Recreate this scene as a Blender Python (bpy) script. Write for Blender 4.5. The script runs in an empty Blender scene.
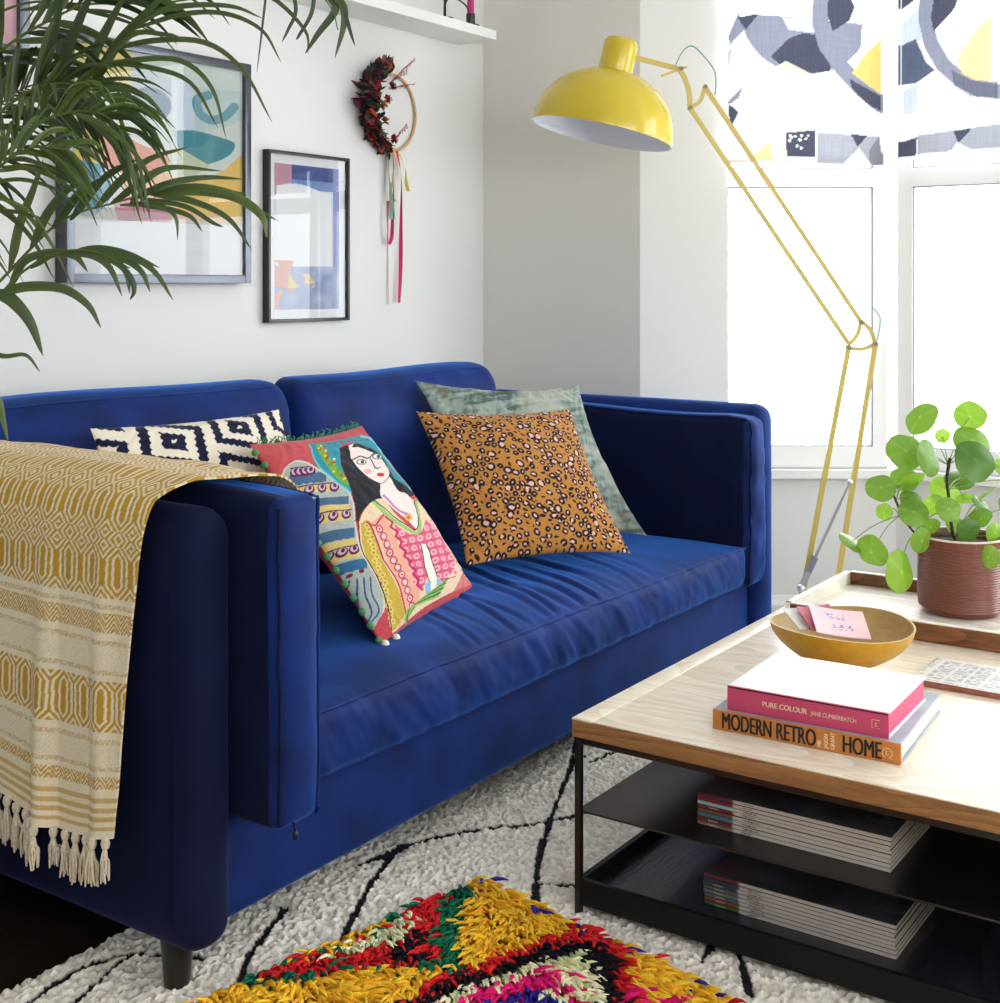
import bpy, math, random
import numpy as np
from mathutils import Vector
random.seed(7); RNG = np.random.default_rng(11)
C = bpy.context.scene.collection
PI = math.pi
# ------------------------------------------------------------------ camera model used for measuring
TH = math.radians(34.6); FPX = 1304.0; H = 1.22; HY = 285.0
cT, sT = math.cos(TH), math.sin(TH)
FW = np.array([cT, sT, 0]); RT = np.array([sT, -cT, 0]); UP = np.array([0, 0, 1.0])
def at(px, py, d):                      # point at depth d seen at a photo position
    return FW*d + RT*((px-500)/FPX*d) + np.array([0, 0, H - (py-HY)/FPX*d])
def atz(px, py, z):                     # same, on a horizontal plane
    return at(px, py, FPX*(H-z)/(py-HY))
def lin(c):
    c = np.asarray(c, float)/255.0
    return np.where(c <= 0.04045, c/12.92, ((c+0.055)/1.055)**2.4)
# ------------------------------------------------------------------ noise
def _h(ix, iy, s):
    n = (ix*374761393 + iy*668265263 + s*2246822519) & 0xffffffff
    n = ((n ^ (n >> 13))*1274126177) & 0xffffffff
    return ((n ^ (n >> 16)) & 0xffff)/65535.0
def vn(x, y, s=0):
    x = np.asarray(x, float); y = np.asarray(y, float)
    xi = np.floor(x).astype(np.int64); yi = np.floor(y).astype(np.int64)
    fx = x-xi; fy = y-yi; fx = fx*fx*(3-2*fx); fy = fy*fy*(3-2*fy)
    a = _h(xi, yi, s); b = _h(xi+1, yi, s); c = _h(xi, yi+1, s); d = _h(xi+1, yi+1, s)
    return (a*(1-fx)+b*fx)*(1-fy)+(c*(1-fx)+d*fx)*fy*1.0
def fbm(x, y, s=0, o=3):
    t = 0; a = .5
    for k in range(o):
        t = t+a*vn(x*2**k, y*2**k, s+k*17); a *= .5
    return t/(1-.5**o)
# ------------------------------------------------------------------ canvas painting (colours end up as vertex colours)
class Cv:
    def __init__(s, w, h, bg):
        s.w, s.h = w, h; s.a = np.zeros((h, w, 3)); s.a[:] = lin(bg)
    def _put(s, m, x0, y0, col, al=1.0):
        h, w = m.shape; r = s.a[y0:y0+h, x0:x0+w]
        m = m[..., None]*al
        r[:] = r*(1-m)+lin(col)*m
    def _win(s, x0, y0, x1, y1):
        x0 = max(0, int(x0)-1); y0 = max(0, int(y0)-1); x1 = min(s.w, int(x1)+2); y1 = min(s.h, int(y1)+2)
        if x1 <= x0 or y1 <= y0: return None
        X, Y = np.meshgrid(np.arange(x0, x1)+.5, np.arange(y0, y1)+.5)
        return x0, y0, X, Y
    def poly(s, P, col, al=1.0):
        P = np.array(P, float); w = s._win(P[:, 0].min(), P[:, 1].min(), P[:, 0].max(), P[:, 1].max())
        if w is None: return
        x0, y0, X, Y = w; ins = np.zeros(X.shape, bool)
        Q = np.roll(P, -1, 0)
        for (xa, ya), (xb, yb) in zip(P, Q):
            if ya == yb: continue
            c = ((ya > Y) != (yb > Y)) & (X < (xb-xa)*(Y-ya)/(yb-ya)+xa)
            ins ^= c
        s._put(ins.astype(float), x0, y0, col, al)
    def line(s, P, wd, col, al=1.0):
        P = np.array(P, float)
        w = s._win(P[:, 0].min()-wd, P[:, 1].min()-wd, P[:, 0].max()+wd, P[:, 1].max()+wd)
        if w is None: return
        x0, y0, X, Y = w; m = np.zeros(X.shape)
        for a, b in zip(P[:-1], P[1:]):
            d = b-a; L = (d*d).sum()+1e-9
            t = np.clip(((X-a[0])*d[0]+(Y-a[1])*d[1])/L, 0, 1)
            D = np.hypot(X-a[0]-t*d[0], Y-a[1]-t*d[1])
            m = np.maximum(m, np.clip(wd/2-D+.5, 0, 1))
        s._put(m, x0, y0, col, al)
    def ell(s, cx, cy, rx, ry, col, ang=0, al=1.0):
        R = max(rx, ry); w = s._win(cx-R, cy-R, cx+R, cy+R)
        if w is None: return
        x0, y0, X, Y = w; c, n = math.cos(ang), math.sin(ang)
        u = ((X-cx)*c+(Y-cy)*n)/rx; v = (-(X-cx)*n+(Y-cy)*c)/ry
        s._put((u*u+v*v < 1).astype(float), x0, y0, col, al)
    def get(s, x, y):
        xi = np.clip(x, 0, s.w-1).astype(int); yi = np.clip(y, 0, s.h-1).astype(int)
        return s.a[yi, xi]
def smooth(P, n=8):                     # Catmull-Rom through points
    P = np.array(P, float); out = []
    Q = np.vstack([2*P[0]-P[1], P, 2*P[-1]-P[-2]])
    for i in range(1, len(Q)-2):
        for k in range(n):
            t = k/n; a, b, c, d = Q[i-1], Q[i], Q[i+1], Q[i+2]
            out.append(.5*((2*b)+(-a+c)*t+(2*a-5*b+4*c-d)*t*t+(-a+3*b-3*c+d)*t**3))
    out.append(P[-1]); return np.array(out)
# ------------------------------------------------------------------ materials
def nodes(name):
    m = bpy.data.materials.new(name); m.use_nodes = True
    return m, m.node_tree.nodes, m.node_tree.links, m.node_tree.nodes['Principled BSDF']
def mat(name, col, rough=.6, metal=0, spec=.5, sheen=0, stint=None, srough=.4, noise=None, bump=None, attr=False, coat=0, vary=0.25, stretch=(1, 1, 1), trans=0):
    m, N, L, b = nodes(name)
    cc = list(lin(col))+[1]
    b.inputs['Base Color'].default_value = cc
    b.inputs['Roughness'].default_value = rough; b.inputs['Metallic'].default_value = metal
    b.inputs['Specular IOR Level'].default_value = spec
    b.inputs['Sheen Weight'].default_value = sheen; b.inputs['Sheen Roughness'].default_value = srough
    if stint is not None: b.inputs['Sheen Tint'].default_value = list(lin(stint))+[1]
    b.inputs['Coat Weight'].default_value = coat
    if trans: b.inputs['Transmission Weight'].default_value = trans
    tc = N.new('ShaderNodeTexCoord'); mp = N.new('ShaderNodeMapping'); mp.inputs['Scale'].default_value = stretch
    L.new(tc.outputs['Object'], mp.inputs['Vector'])
    src = None
    if attr:
        a = N.new('ShaderNodeAttribute'); a.attribute_name = 'Col'; src = a.outputs['Color']
    if noise:
        n = N.new('ShaderNodeTexNoise'); n.inputs['Scale'].default_value = noise; n.inputs['Detail'].default_value = 6
        L.new(mp.outputs[0], n.inputs['Vector'])
        r = N.new('ShaderNodeMapRange'); r.inputs['From Min'].default_value = .3; r.inputs['From Max'].default_value = .7
        r.inputs['To Min'].default_value = 1-vary; r.inputs['To Max'].default_value = 1+vary
        L.new(n.outputs['Fac'], r.inputs['Value'])
        x = N.new('ShaderNodeVectorMath'); x.operation = 'SCALE'
        if src is not None: L.new(src, x.inputs[0])
        else: x.inputs[0].default_value = cc[:3]
        L.new(r.outputs[0], x.inputs['Scale']); src = x.outputs[0]
    if src is not None: L.new(src, b.inputs['Base Color'])
    if bump:
        sc, st, dist = bump
        n = N.new('ShaderNodeTexNoise'); n.inputs['Scale'].default_value = sc; n.inputs['Detail'].default_value = 4
        L.new(mp.outputs[0], n.inputs['Vector'])
        bp = N.new('ShaderNodeBump'); bp.inputs['Strength'].default_value = st; bp.inputs['Distance'].default_value = dist
        L.new(n.outputs['Fac'], bp.inputs['Height']); L.new(bp.outputs[0], b.inputs['Normal'])
    return m
def wood(name, dark, light, axis='Y', scale=9, rough=.45, bumpy=.15, cathedral=True, spec=.5):
    m, N, L, b = nodes(name)
    tc = N.new('ShaderNodeTexCoord'); mp = N.new('ShaderNodeMapping')
    mp.inputs['Scale'].default_value = {'Y': (1, .12, 1), 'X': (.12, 1, 1)}[axis]
    L.new(tc.outputs['Object'], mp.inputs['Vector'])
    n = N.new('ShaderNodeTexNoise'); n.inputs['Scale'].default_value = scale*.55; n.inputs['Detail'].default_value = 2; n.inputs['Distortion'].default_value = .4
    L.new(mp.outputs[0], n.inputs['Vector'])
    mu = N.new('ShaderNodeMath'); mu.operation = 'MULTIPLY'; mu.inputs[1].default_value = 26
    L.new(n.outputs['Fac'], mu.inputs[0])
    fr = N.new('ShaderNodeMath'); fr.operation = 'FRACT'; L.new(mu.outputs[0], fr.inputs[0])
    n2 = N.new('ShaderNodeTexNoise'); n2.inputs['Scale'].default_value = scale*18; n2.inputs['Detail'].default_value = 5
    L.new(mp.outputs[0], n2.inputs['Vector'])
    ad = N.new('ShaderNodeMath'); ad.operation = 'MULTIPLY_ADD'; ad.inputs[1].default_value = .45
    L.new(fr.outputs[0], ad.inputs[0]); L.new(n2.outputs['Fac'], ad.inputs[2])
    r = N.new('ShaderNodeValToRGB')
    r.color_ramp.elements[0].position = .3; r.color_ramp.elements[0].color = list(lin(dark))+[1]
    r.color_ramp.elements[1].position = .95; r.color_ramp.elements[1].color = list(lin(light))+[1]
    L.new(ad.outputs[0], r.inputs['Fac']); L.new(r.outputs[0], b.inputs['Base Color'])
    bp = N.new('ShaderNodeBump'); bp.inputs['Strength'].default_value = bumpy; bp.inputs['Distance'].default_value = .002
    L.new(ad.outputs[0], bp.inputs['Height']); L.new(bp.outputs[0], b.inputs['Normal'])
    b.inputs['Roughness'].default_value = rough; b.inputs['Specular IOR Level'].default_value = spec
    return m
def glass(name, refl=1.0, tint=(1, 1, 1)):
    m, N, L, b = nodes(name); out = N['Material Output']; N.remove(b)
    t = N.new('ShaderNodeBsdfTransparent'); t.inputs[0].default_value = (*tint, 1)
    g = N.new('ShaderNodeBsdfGlossy'); g.inputs['Roughness'].default_value = .01
    f = N.new('ShaderNodeFresnel'); f.inputs['IOR'].default_value = 1.5
    mm = N.new('ShaderNodeMath'); mm.operation = 'MULTIPLY'; mm.inputs[1].default_value = refl
    x = N.new('ShaderNodeMixShader'); L.new(f.outputs[0], mm.inputs[0]); L.new(mm.outputs[0], x.inputs[0])
    L.new(t.outputs[0], x.inputs[1]); L.new(g.outputs[0], x.inputs[2]); L.new(x.outputs[0], out.inputs[0])
    return m
def translucent(name, frac=.5, attr=True, col=(255, 255, 255), rough=.9):
    m, N, L, b = nodes(name); out = N['Material Output']; N.remove(b)
    d = N.new('ShaderNodeBsdfDiffuse'); t = N.new('ShaderNodeBsdfTranslucent'); x = N.new('ShaderNodeMixShader')
    x.inputs[0].default_value = frac
    if attr:
        a = N.new('ShaderNodeAttribute'); a.attribute_name = 'Col'
        L.new(a.outputs['Color'], d.inputs[0]); L.new(a.outputs['Color'], t.inputs[0])
    else:
        d.inputs[0].default_value = list(lin(col))+[1]; t.inputs[0].default_value = list(lin(col))+[1]
    L.new(d.outputs[0], x.inputs[1]); L.new(t.outputs[0], x.inputs[2]); L.new(x.outputs[0], out.inputs[0])
    return m
def leafmat(name, rough=.4, tr=.35, gain=1.5):
    m, N, L, b = nodes(name); out = N['Material Output']
    a = N.new('ShaderNodeAttribute'); a.attribute_name = 'Col'
    L.new(a.outputs['Color'], b.inputs['Base Color']); b.inputs['Roughness'].default_value = rough
    t = N.new('ShaderNodeBsdfTranslucent'); x = N.new('ShaderNodeMixShader'); x.inputs[0].default_value = tr
    g = N.new('ShaderNodeVectorMath'); g.operation = 'SCALE'; g.inputs['Scale'].default_value = gain
    L.new(a.outputs['Color'], g.inputs[0]); L.new(g.outputs[0], t.inputs[0])
    L.new(b.outputs[0], x.inputs[1]); L.new(t.outputs[0], x.inputs[2]); L.new(x.outputs[0], out.inputs[0])
    return m
# ------------------------------------------------------------------ geometry: every builder returns (verts, faces, colours or None)
def merge(L):
    V = []; F = []; K = []; o = 0; anyc = any(k is not None for _, _, k in L)
    for v, f, k in L:
        V.append(np.asarray(v, float)); F += [tuple(i+o for i in q) for q in f]; o += len(v)
        if anyc: K.append(k if k is not None else np.ones((len(v), 3)))
    return np.vstack(V), F, (np.vstack(K) if anyc else None)
def axis_pts(h, r, res):
    a = [-h, -h+.25*r, -h+.6*r, -h+r]
    n = max(1, int(round((2*h-2*r)/res)))
    return np.array(a+[-h+r+(2*h-2*r)*k/n for k in range(1, n)]+[h-r, h-.6*r, h-.25*r, h])
def rbox(lo, hi, r=.004, res=.5, df=None, col=None):
    lo = np.array(lo, float); hi = np.array(hi, float); c = (lo+hi)/2; h = (hi-lo)/2; r = min(r, h.min()*.98)
    ax = [axis_pts(h[i], r, res) for i in range(3)]
    idx = {}; V = []; F = []
    def vid(i, j, k):
        key = (i, j, k)
        if key not in idx: idx[key] = len(V); V.append((ax[0][i], ax[1][j], ax[2][k]))
        return idx[key]
    n = [len(a) for a in ax]
    for i in range(n[0]-1):
        for j in range(n[1]-1):
            F.append((vid(i, j, 0), vid(i, j+1, 0), vid(i+1, j+1, 0), vid(i+1, j, 0)))
            k = n[2]-1; F.append((vid(i, j, k), vid(i+1, j, k), vid(i+1, j+1, k), vid(i, j+1, k)))
    for i in range(n[0]-1):
        for k in range(n[2]-1):
            F.append((vid(i, 0, k), vid(i+1, 0, k), vid(i+1, 0, k+1), vid(i, 0, k+1)))
            j = n[1]-1; F.append((vid(i, j, k), vid(i, j, k+1), vid(i+1, j, k+1), vid(i+1, j, k)))
    for j in range(n[1]-1):
        for k in range(n[2]-1):
            F.append((vid(0, j, k), vid(0, j, k+1), vid(0, j+1, k+1), vid(0, j+1, k)))
            i = n[0]-1; F.append((vid(i, j, k), vid(i, j+1, k), vid(i, j+1, k+1), vid(i, j, k+1)))
    V = np.array(V); q = np.clip(V, -(h-r), h-r); d = V-q; L = np.linalg.norm(d, axis=1, keepdims=True)
    V = np.where(L > 1e-9, q+d/np.maximum(L, 1e-9)*r, V)
    if df is not None: V = df(V, h)
    K = None if col is None else np.tile(lin(col), (len(V), 1))
    return V+c, F, K
def box(lo, hi, r=.003): return rbox(lo, hi, r, 10)
def frame_of(T):
    T = T/np.linalg.norm(T); a = UP if abs(T[2]) < .9 else np.array([1., 0, 0])
    n = np.cross(T, a); n /= np.linalg.norm(n); return n, np.cross(n, T)
def tube(P, R, n=8, caps=True, col=None, flat=None):
    P = np.array(P, float); m = len(P); R = np.broadcast_to(np.asarray(R, float), (m,))
    V = []; prev = None
    for i in range(m):
        T = P[min(i+1, m-1)]-P[max(i-1, 0)]; T = T/(np.linalg.norm(T)+1e-12)
        if prev is None: a, b = frame_of(T)
        else:
            a = prev-T*np.dot(prev, T); a /= np.linalg.norm(a)+1e-12; b = np.cross(T, a)
        prev = a
        for k in range(n):
            t = 2*PI*k/n; V.append(P[i]+R[i]*(a*math.cos(t)+b*math.sin(t)*(flat or 1)))
    F = []
    for i in range(m-1):
        for k in range(n):
            F.append((i*n+k, i*n+(k+1) % n, (i+1)*n+(k+1) % n, (i+1)*n+k))
    if caps: F.append(tuple(range(n-1, -1, -1))); F.append(tuple((m-1)*n+k for k in range(n)))
    V = np.array(V); return V, F, (None if col is None else np.tile(lin(col), (len(V), 1)))
def bar(a, b, w, t=None, up=None):      # square bar
    a = np.array(a, float); b = np.array(b, float); T = b-a; T /= np.linalg.norm(T)
    n, m = frame_of(T)
    if up is not None:
        m = np.array(up, float); m -= T*np.dot(m, T); m /= np.linalg.norm(m); n = np.cross(T, m)
    t = t or w; V = []
    for p in (a, b):
        for sx, sy in ((-1, -1), (1, -1), (1, 1), (-1, 1)): V.append(p+n*sx*w/2+m*sy*t/2)
    return np.array(V), [(3, 2, 1, 0), (4, 5, 6, 7), (0, 1, 5, 4), (1, 2, 6, 5), (2, 3, 7, 6), (3, 0, 4, 7)], None
def lathe(prof, c, n=48, axis=None, col=None, close=False):  # prof: (r, z); axis: unit vector
    A = UP if axis is None else np.array(axis, float); A = A/np.linalg.norm(A)
    if abs(A[2]) > .999: u, v = np.array([1., 0, 0]), np.array([0, 1., 0])
    else: u, v = frame_of(A)
    V = []; F = []
    for r, z in prof:
        for k in range(n):
            t = 2*PI*k/n; V.append(np.array(c)+A*z+(u*math.cos(t)+v*math.sin(t))*r)
    m = len(prof)
    for i in range(m-1):
        for k in range(n): F.append((i*n+k, i*n+(k+1) % n, (i+1)*n+(k+1) % n, (i+1)*n+k))
    if prof[0][0] > 1e-6 and close: F.append(tuple(range(n-1, -1, -1)))
    if prof[-1][0] > 1e-6 and close: F.append(tuple((m-1)*n+k for k in range(n)))
    V = np.array(V); return V, F, (None if col is None else np.tile(lin(col), (len(V), 1)))
def gridf(nu, nv, off=0, flip=False):
    F = []
    for i in range(nu-1):
        for j in range(nv-1):
            q = (off+i*nv+j, off+(i+1)*nv+j, off+(i+1)*nv+j+1, off+i*nv+j+1)
            F.append(q[::-1] if flip else q)
    return F
def quadgrid(o, eu, ev, nu, nv, paint=None, df=None):   # flat sheet o + u*eu + v*ev
    u, v = np.meshgrid(np.linspace(0, 1, nu), np.linspace(0, 1, nv), indexing='ij'); u = u.ravel(); v = v.ravel()
    V = np.array(o)+u[:, None]*np.array(eu)+v[:, None]*np.array(ev)
    if df is not None: V = V+df(u, v)
    return V, gridf(nu, nv), (paint(u, v) if paint else None)
# ------------------------------------------------------------------ objects
def tag(o, label, cat, group=None, kind=None):
    if label: o['label'] = label
    if cat: o['category'] = cat
    if group: o['group'] = group
    if kind: o['kind'] = kind
    return o
def thing(name, loc, label, cat, group=None):
    o = bpy.data.objects.new(name, None); o.empty_display_size = .05; C.objects.link(o)
    o.location = Vector([float(x) for x in loc]); tag(o, label, cat, group); return o
def world_loc(o):
    v = np.zeros(3)
    while o is not None: v += np.array(o.location); o = o.parent
    return v
def obj(name, g, m, parent=None, org=None, smooth_=True, label=None):
    if isinstance(g, list): g = merge(g)
    V, F, K = g
    base = world_loc(parent) if parent is not None else (np.array(org, float) if org is not None else np.array([V[:, 0].mean(), V[:, 1].mean(), V[:, 2].min()]))
    me = bpy.data.meshes.new(name); me.from_pydata((V-base).tolist(), [], F)
    if K is not None:
        ca = me.color_attributes.new('Col', 'FLOAT_COLOR', 'POINT')
        d = np.ones((len(V), 4), np.float32); d[:, :3] = K; ca.data.foreach_set('color', d.ravel())
    me.materials.append(m)
    if smooth_: me.polygons.foreach_set('use_smooth', [True]*len(me.polygons))
    me.validate(); me.update()
    if smooth_: me.set_sharp_from_angle(angle=math.radians(42))
    o = bpy.data.objects.new(name, me); C.objects.link(o)
    if parent is not None: o.parent = parent
    else: o.location = Vector(base)
    if label: o['label'] = label
    return o
def struct(name, g, m, parent=None, smooth_=False):
    o = obj(name, g, m, parent, smooth_=smooth_)
    if parent is None: o['kind'] = 'structure'
    return o
def text(name, s, size, m, parent, o, ex, ey, sx=1.0, off=.0004, font_bold=0.0, align='LEFT', parent_obj=None):
    cu = bpy.data.curves.new(name, 'FONT'); cu.body = s; cu.size = size; cu.extrude = .0002; cu.offset = 0; cu.align_x = align
    t = bpy.data.objects.new(name, cu); C.objects.link(t)
    bpy.context.view_layer.update()
    me = bpy.data.meshes.new_from_object(t.evaluated_get(bpy.context.evaluated_depsgraph_get()))
    bpy.data.objects.remove(t)
    ex = np.array(ex, float); ex /= np.linalg.norm(ex); ey = np.array(ey, float); ey /= np.linalg.norm(ey); ez = np.cross(ex, ey)
    V = np.empty(len(me.vertices)*3); me.vertices.foreach_get('co', V); V = V.reshape(-1, 3)
    W = np.array(o)+ex*(V[:, :1]*sx)+ey*V[:, 1:2]+ez*(V[:, 2:3]+off)
    F = [tuple(p.vertices) for p in me.polygons]
    if font_bold:
        n_ = len(W); W = np.vstack([W, W+ex*size*.022+ez*.00003, W+ex*size*.044+ez*.00006]); F = F+[tuple(i+n_ for i in q) for q in F]+[tuple(i+2*n_ for i in q) for q in F]
    return obj(name, (W, F, None), m, parent, smooth_=False)
def dup(o, loc=None, **tags):
    r = o.copy(); C.objects.link(r)
    if loc is not None: r.location = loc
    for k, v in tags.items(): r[k] = v
    for ch in [c for c in bpy.data.objects if c.parent == o]:
        c = ch.copy(); C.objects.link(c); c.parent = r
        for g in [q for q in bpy.data.objects if q.parent == ch]:
            d = g.copy(); C.objects.link(d); d.parent = c
    return r
# ------------------------------------------------------------------ shared materials
M = {}
M['wall'] = mat('wall_paint', (230, 230, 228), .85, bump=(180, .05, .001))
M['wallR'] = mat('wall_paint_side', (226, 223, 217), .85, bump=(180, .05, .001))
M['white'] = mat('white_gloss', (240, 240, 238), .35)
M['ceiling'] = mat('ceiling_paint', (240, 240, 238), .9)
M['floor'] = wood('dark_floorboards', (18, 12, 9), (46, 32, 24), 'X', 6, .4)
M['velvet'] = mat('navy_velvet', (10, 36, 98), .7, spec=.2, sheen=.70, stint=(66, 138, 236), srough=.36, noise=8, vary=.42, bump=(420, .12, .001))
M['velvet_dark'] = mat('navy_velvet_shaded_nap', (14, 21, 54), .8, spec=.15, sheen=.35, stint=(100, 112, 170), srough=.35, noise=9, vary=.25, bump=(420, .1, .001))  # darker copy of the velvet, nap and shade put into its colour
M['black_metal'] = mat('black_powder_coat', (14, 14, 16), .32, metal=.0, spec=.6)
M['oak'] = wood('overlit_oak', (226, 206, 176), (246, 236, 218), 'Y', 7, .27, .08, spec=1.0)  # oak of the top lightened in colour to stand in for daylight glare
M['oak_edge'] = wood('oak_edge', (130, 88, 48), (176, 128, 78), 'Y', 12, .5, .1)
M['dark_wood'] = mat('dark_wood_leg', (24, 17, 14), .35, noise=30)
M['yellow'] = mat('yellow_lacquer', (206, 180, 34), .25, spec=.5, coat=.35)
M['yellow_arm'] = mat('yellow_arm_lacquer', (204, 180, 92), .35, spec=.5)
M['lamp_in'] = mat('white_enamel', (235, 238, 245), .35)
M['chrome'] = mat('chrome', (200, 202, 206), .12, metal=1)
M['glass'] = glass('window_glass', .8)
M['pic_glass'] = glass('picture_glass', .9)
M['vc'] = mat('painted_cloth', (255, 255, 255), .9, spec=.15, attr=True, bump=(600, .12, .0012), sheen=.15)
M['vcp'] = mat('printed_paper', (255, 255, 255), .55, attr=True, spec=.4)
M['vcg'] = mat('gloss_paper', (255, 255, 255), .3, attr=True, spec=.5)
M['wool'] = mat('wool', (255, 255, 255), .95, attr=True, spec=.05, noise=300, vary=.12)

# ================================================================== THE ROOM
WY = 2.85; CX = 4.02; CZ = 2.62
A = np.array([4.05, 2.196]); e1 = RT[:2].copy(); B = A+e1*.899
bayR = np.array([4.56, -.30]); A2 = bayR+np.array([-e1[0], e1[1]])*.899
LX, BY = -1.3, -2.4
def wallseg(name, a, b, z0, z1, th=.12, m=None, outside=1):
    a = np.array(a, float); b = np.array(b, float); d = (b-a)/np.linalg.norm(b-a); n = np.array([-d[1], d[0]])*outside
    V = []
    for z in (z0, z1):
        for p in (a, b, b+n*th, a+n*th): V.append((p[0], p[1], z))
    return struct(name, (np.array(V), [(3, 2, 1, 0), (4, 5, 6, 7), (0, 1, 5, 4), (1, 2, 6, 5), (2, 3, 7, 6), (3, 0, 4, 7)], None), m or M['wall'])
struct('floor', box((LX-.1, BY-.1, -.1), (4.75, WY+.1, 0), .001), M['floor'])
struct('ceiling', box((LX-.1, BY-.1, CZ), (4.75, WY+.1, CZ+.08), .001), M['ceiling'])
wallseg('wall_back', (LX, WY), (CX+.1, WY), 0, CZ)
wallseg('wall_left', (LX, BY), (LX, WY), 0, CZ)
wallseg('wall_right', (CX, WY), A, 0, CZ, outside=1, m=M['wallR'], th=.1)
ZS, ZT = .575, 2.42                      # sill and head of the bay windows
W1a = A+e1*.305; W1b = B
def seg(a, b, z0, z1, th):
    a = np.array(a, float); b = np.array(b, float); d = (b-a)/np.linalg.norm(b-a); n = np.array([-d[1], d[0]])
    V = [(p[0], p[1], z) for z in (z0, z1) for p in (a, b, b+n*th, a+n*th)]
    return (np.array(V), [(3, 2, 1, 0), (4, 5, 6, 7), (0, 1, 5, 4), (1, 2, 6, 5), (2, 3, 7, 6), (3, 0, 4, 7)], None)
struct('wall_bay_left', [seg(A, W1a, 0, CZ, .1), seg(W1a, W1b, 0, ZS, .1), seg(W1a, W1b, ZT, CZ, .1)], M['wall'])
struct('wall_bay_centre', [seg(B, bayR, 0, ZS, .1), seg(B, bayR, ZT, CZ, .1)], M['wall'])
struct('wall_bay_right', [seg(bayR, A2, 0, ZS, .1), seg(bayR, A2, ZT, CZ, .1)], M['wall'])
wallseg('wall_right_near', A2, (A2[0], BY), 0, CZ)
# unseen wall behind the camera; its wide window is added for front fill
x0w, x1w = .3, 3.3
struct('wall_front', [seg((4.1, BY), (x1w, BY), 0, CZ, .1), seg((x0w, BY), (LX, BY), 0, CZ, .1),
                      seg((x1w, BY), (x0w, BY), 0, 1.0, .1), seg((x1w, BY), (x0w, BY), 2.3, CZ, .1)], M['wall'])
def window(name, a, b, z0, z1, splits=(), first=0.0, fw=.05, post=.0):
    a = np.array(a, float); b = np.array(b, float); L = np.linalg.norm(b-a); d = (b-a)/L; n = np.array([-d[1], d[0]])
    def bx(s0, s1, za, zb, t0, t1):
        V = []
        for z in (za, zb):
            for s_, t_ in ((s0, t0), (s1, t0), (s1, t1), (s0, t1)):
                p = a+d*s_+n*t_; V.append((p[0], p[1], z))
        return (np.array(V), [(3, 2, 1, 0), (4, 5, 6, 7), (0, 1, 5, 4), (1, 2, 6, 5), (2, 3, 7, 6), (3, 0, 4, 7)], None)
    ZM = 1.575
    parts = [bx(0, L, z0, z0+.075, .012, .08), bx(0, L, z1-.05, z1, .012, .08), bx(0, L, ZM-.01, ZM+.055, .012, .08)]
    xs = [0]+list(splits)+[L]
    for x in xs:
        lo = max(0, x-fw); hi = min(L, x+fw); parts.append(bx(lo, hi, z0+.075, z1-.05, .014, .082))
    f = struct(name, parts, M['white'])
    # thin dark gasket lines round each pane, and the pane itself
    for i in range(len(xs)-1):
        s0 = xs[i]+fw; s1 = xs[i+1]-fw
        for (za, zb) in ((z0+.075, ZM-.01), (ZM+.055, z1-.05)):
            g = .005
            obj('gasket', [bx(s0, s0+g, za, zb, .02, .03), bx(s1-g, s1, za, zb, .02, .03), bx(s0, s1, za, za+g, .02, .03), bx(s0, s1, zb-g, zb, .02, .03)], M['gasket'], f, smooth_=False)
            P = [a+d*s0+n*.04, a+d*s1+n*.04]
            obj('pane', (np.array([(P[0][0], P[0][1], za), (P[1][0], P[1][1], za), (P[1][0], P[1][1], zb), (P[0][0], P[0][1], zb)]), [(0, 1, 2, 3)], None), M['glass'], f, smooth_=False)
    return f
M['gasket'] = mat('grey_gasket', (150, 156, 170), .5)
window('window_1', W1a-e1*.046, W1b-e1*.026, ZS, ZT)
window('window_2', B, bayR, ZS, ZT, splits=(.90,), fw=.052)
window('window_3', bayR, A2, ZS, ZT)
window('fill_window', (x1w, BY), (x0w, BY), 1.0, 2.3, splits=(1.0, 2.0))  # added behind the camera to light the sofa front
def sill(name, a, b, dep=.035):
    a = np.array(a, float); b = np.array(b, float); d = (b-a)/np.linalg.norm(b-a); n = np.array([-d[1], d[0]])
    q0, q1 = a-n*dep, b-n*dep
    V = [(p[0], p[1], z) for z in (ZS-.03, ZS) for p in (q0, q1, b+n*.02, a+n*.02)]
    return struct(name, (np.array(V), [(3, 2, 1, 0), (4, 5, 6, 7), (0, 1, 5, 4), (1, 2, 6, 5), (2, 3, 7, 6), (3, 0, 4, 7)], None), M['white'])
sill('trim_1', W1a, W1b); sill('trim_2', B, bayR); sill('trim_3', bayR, A2)
def skirt(name, a, b, dep=.018, hh=.13):
    a = np.array(a, float); b = np.array(b, float); d = (b-a)/np.linalg.norm(b-a); n = np.array([-d[1], d[0]])
    pr = [(0, 0), (dep, 0), (dep, hh-.03), (dep*.6, hh-.015), (dep*.35, hh), (0, hh)]
    V = [];
    for p in (a, b):
        for t, z in pr: q = p-n*t; V.append((q[0], q[1], z))
    k = len(pr); F = [(i, (i+1) % k, k+(i+1) % k, k+i) for i in range(k)]+[tuple(range(k-1, -1, -1)), tuple(range(k, 2*k))]
    return struct(name, (np.array(V), F, None), M['white'])
skirt('baseboard_bay_left', A, B); skirt('baseboard_bay_centre', B, bayR)

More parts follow.
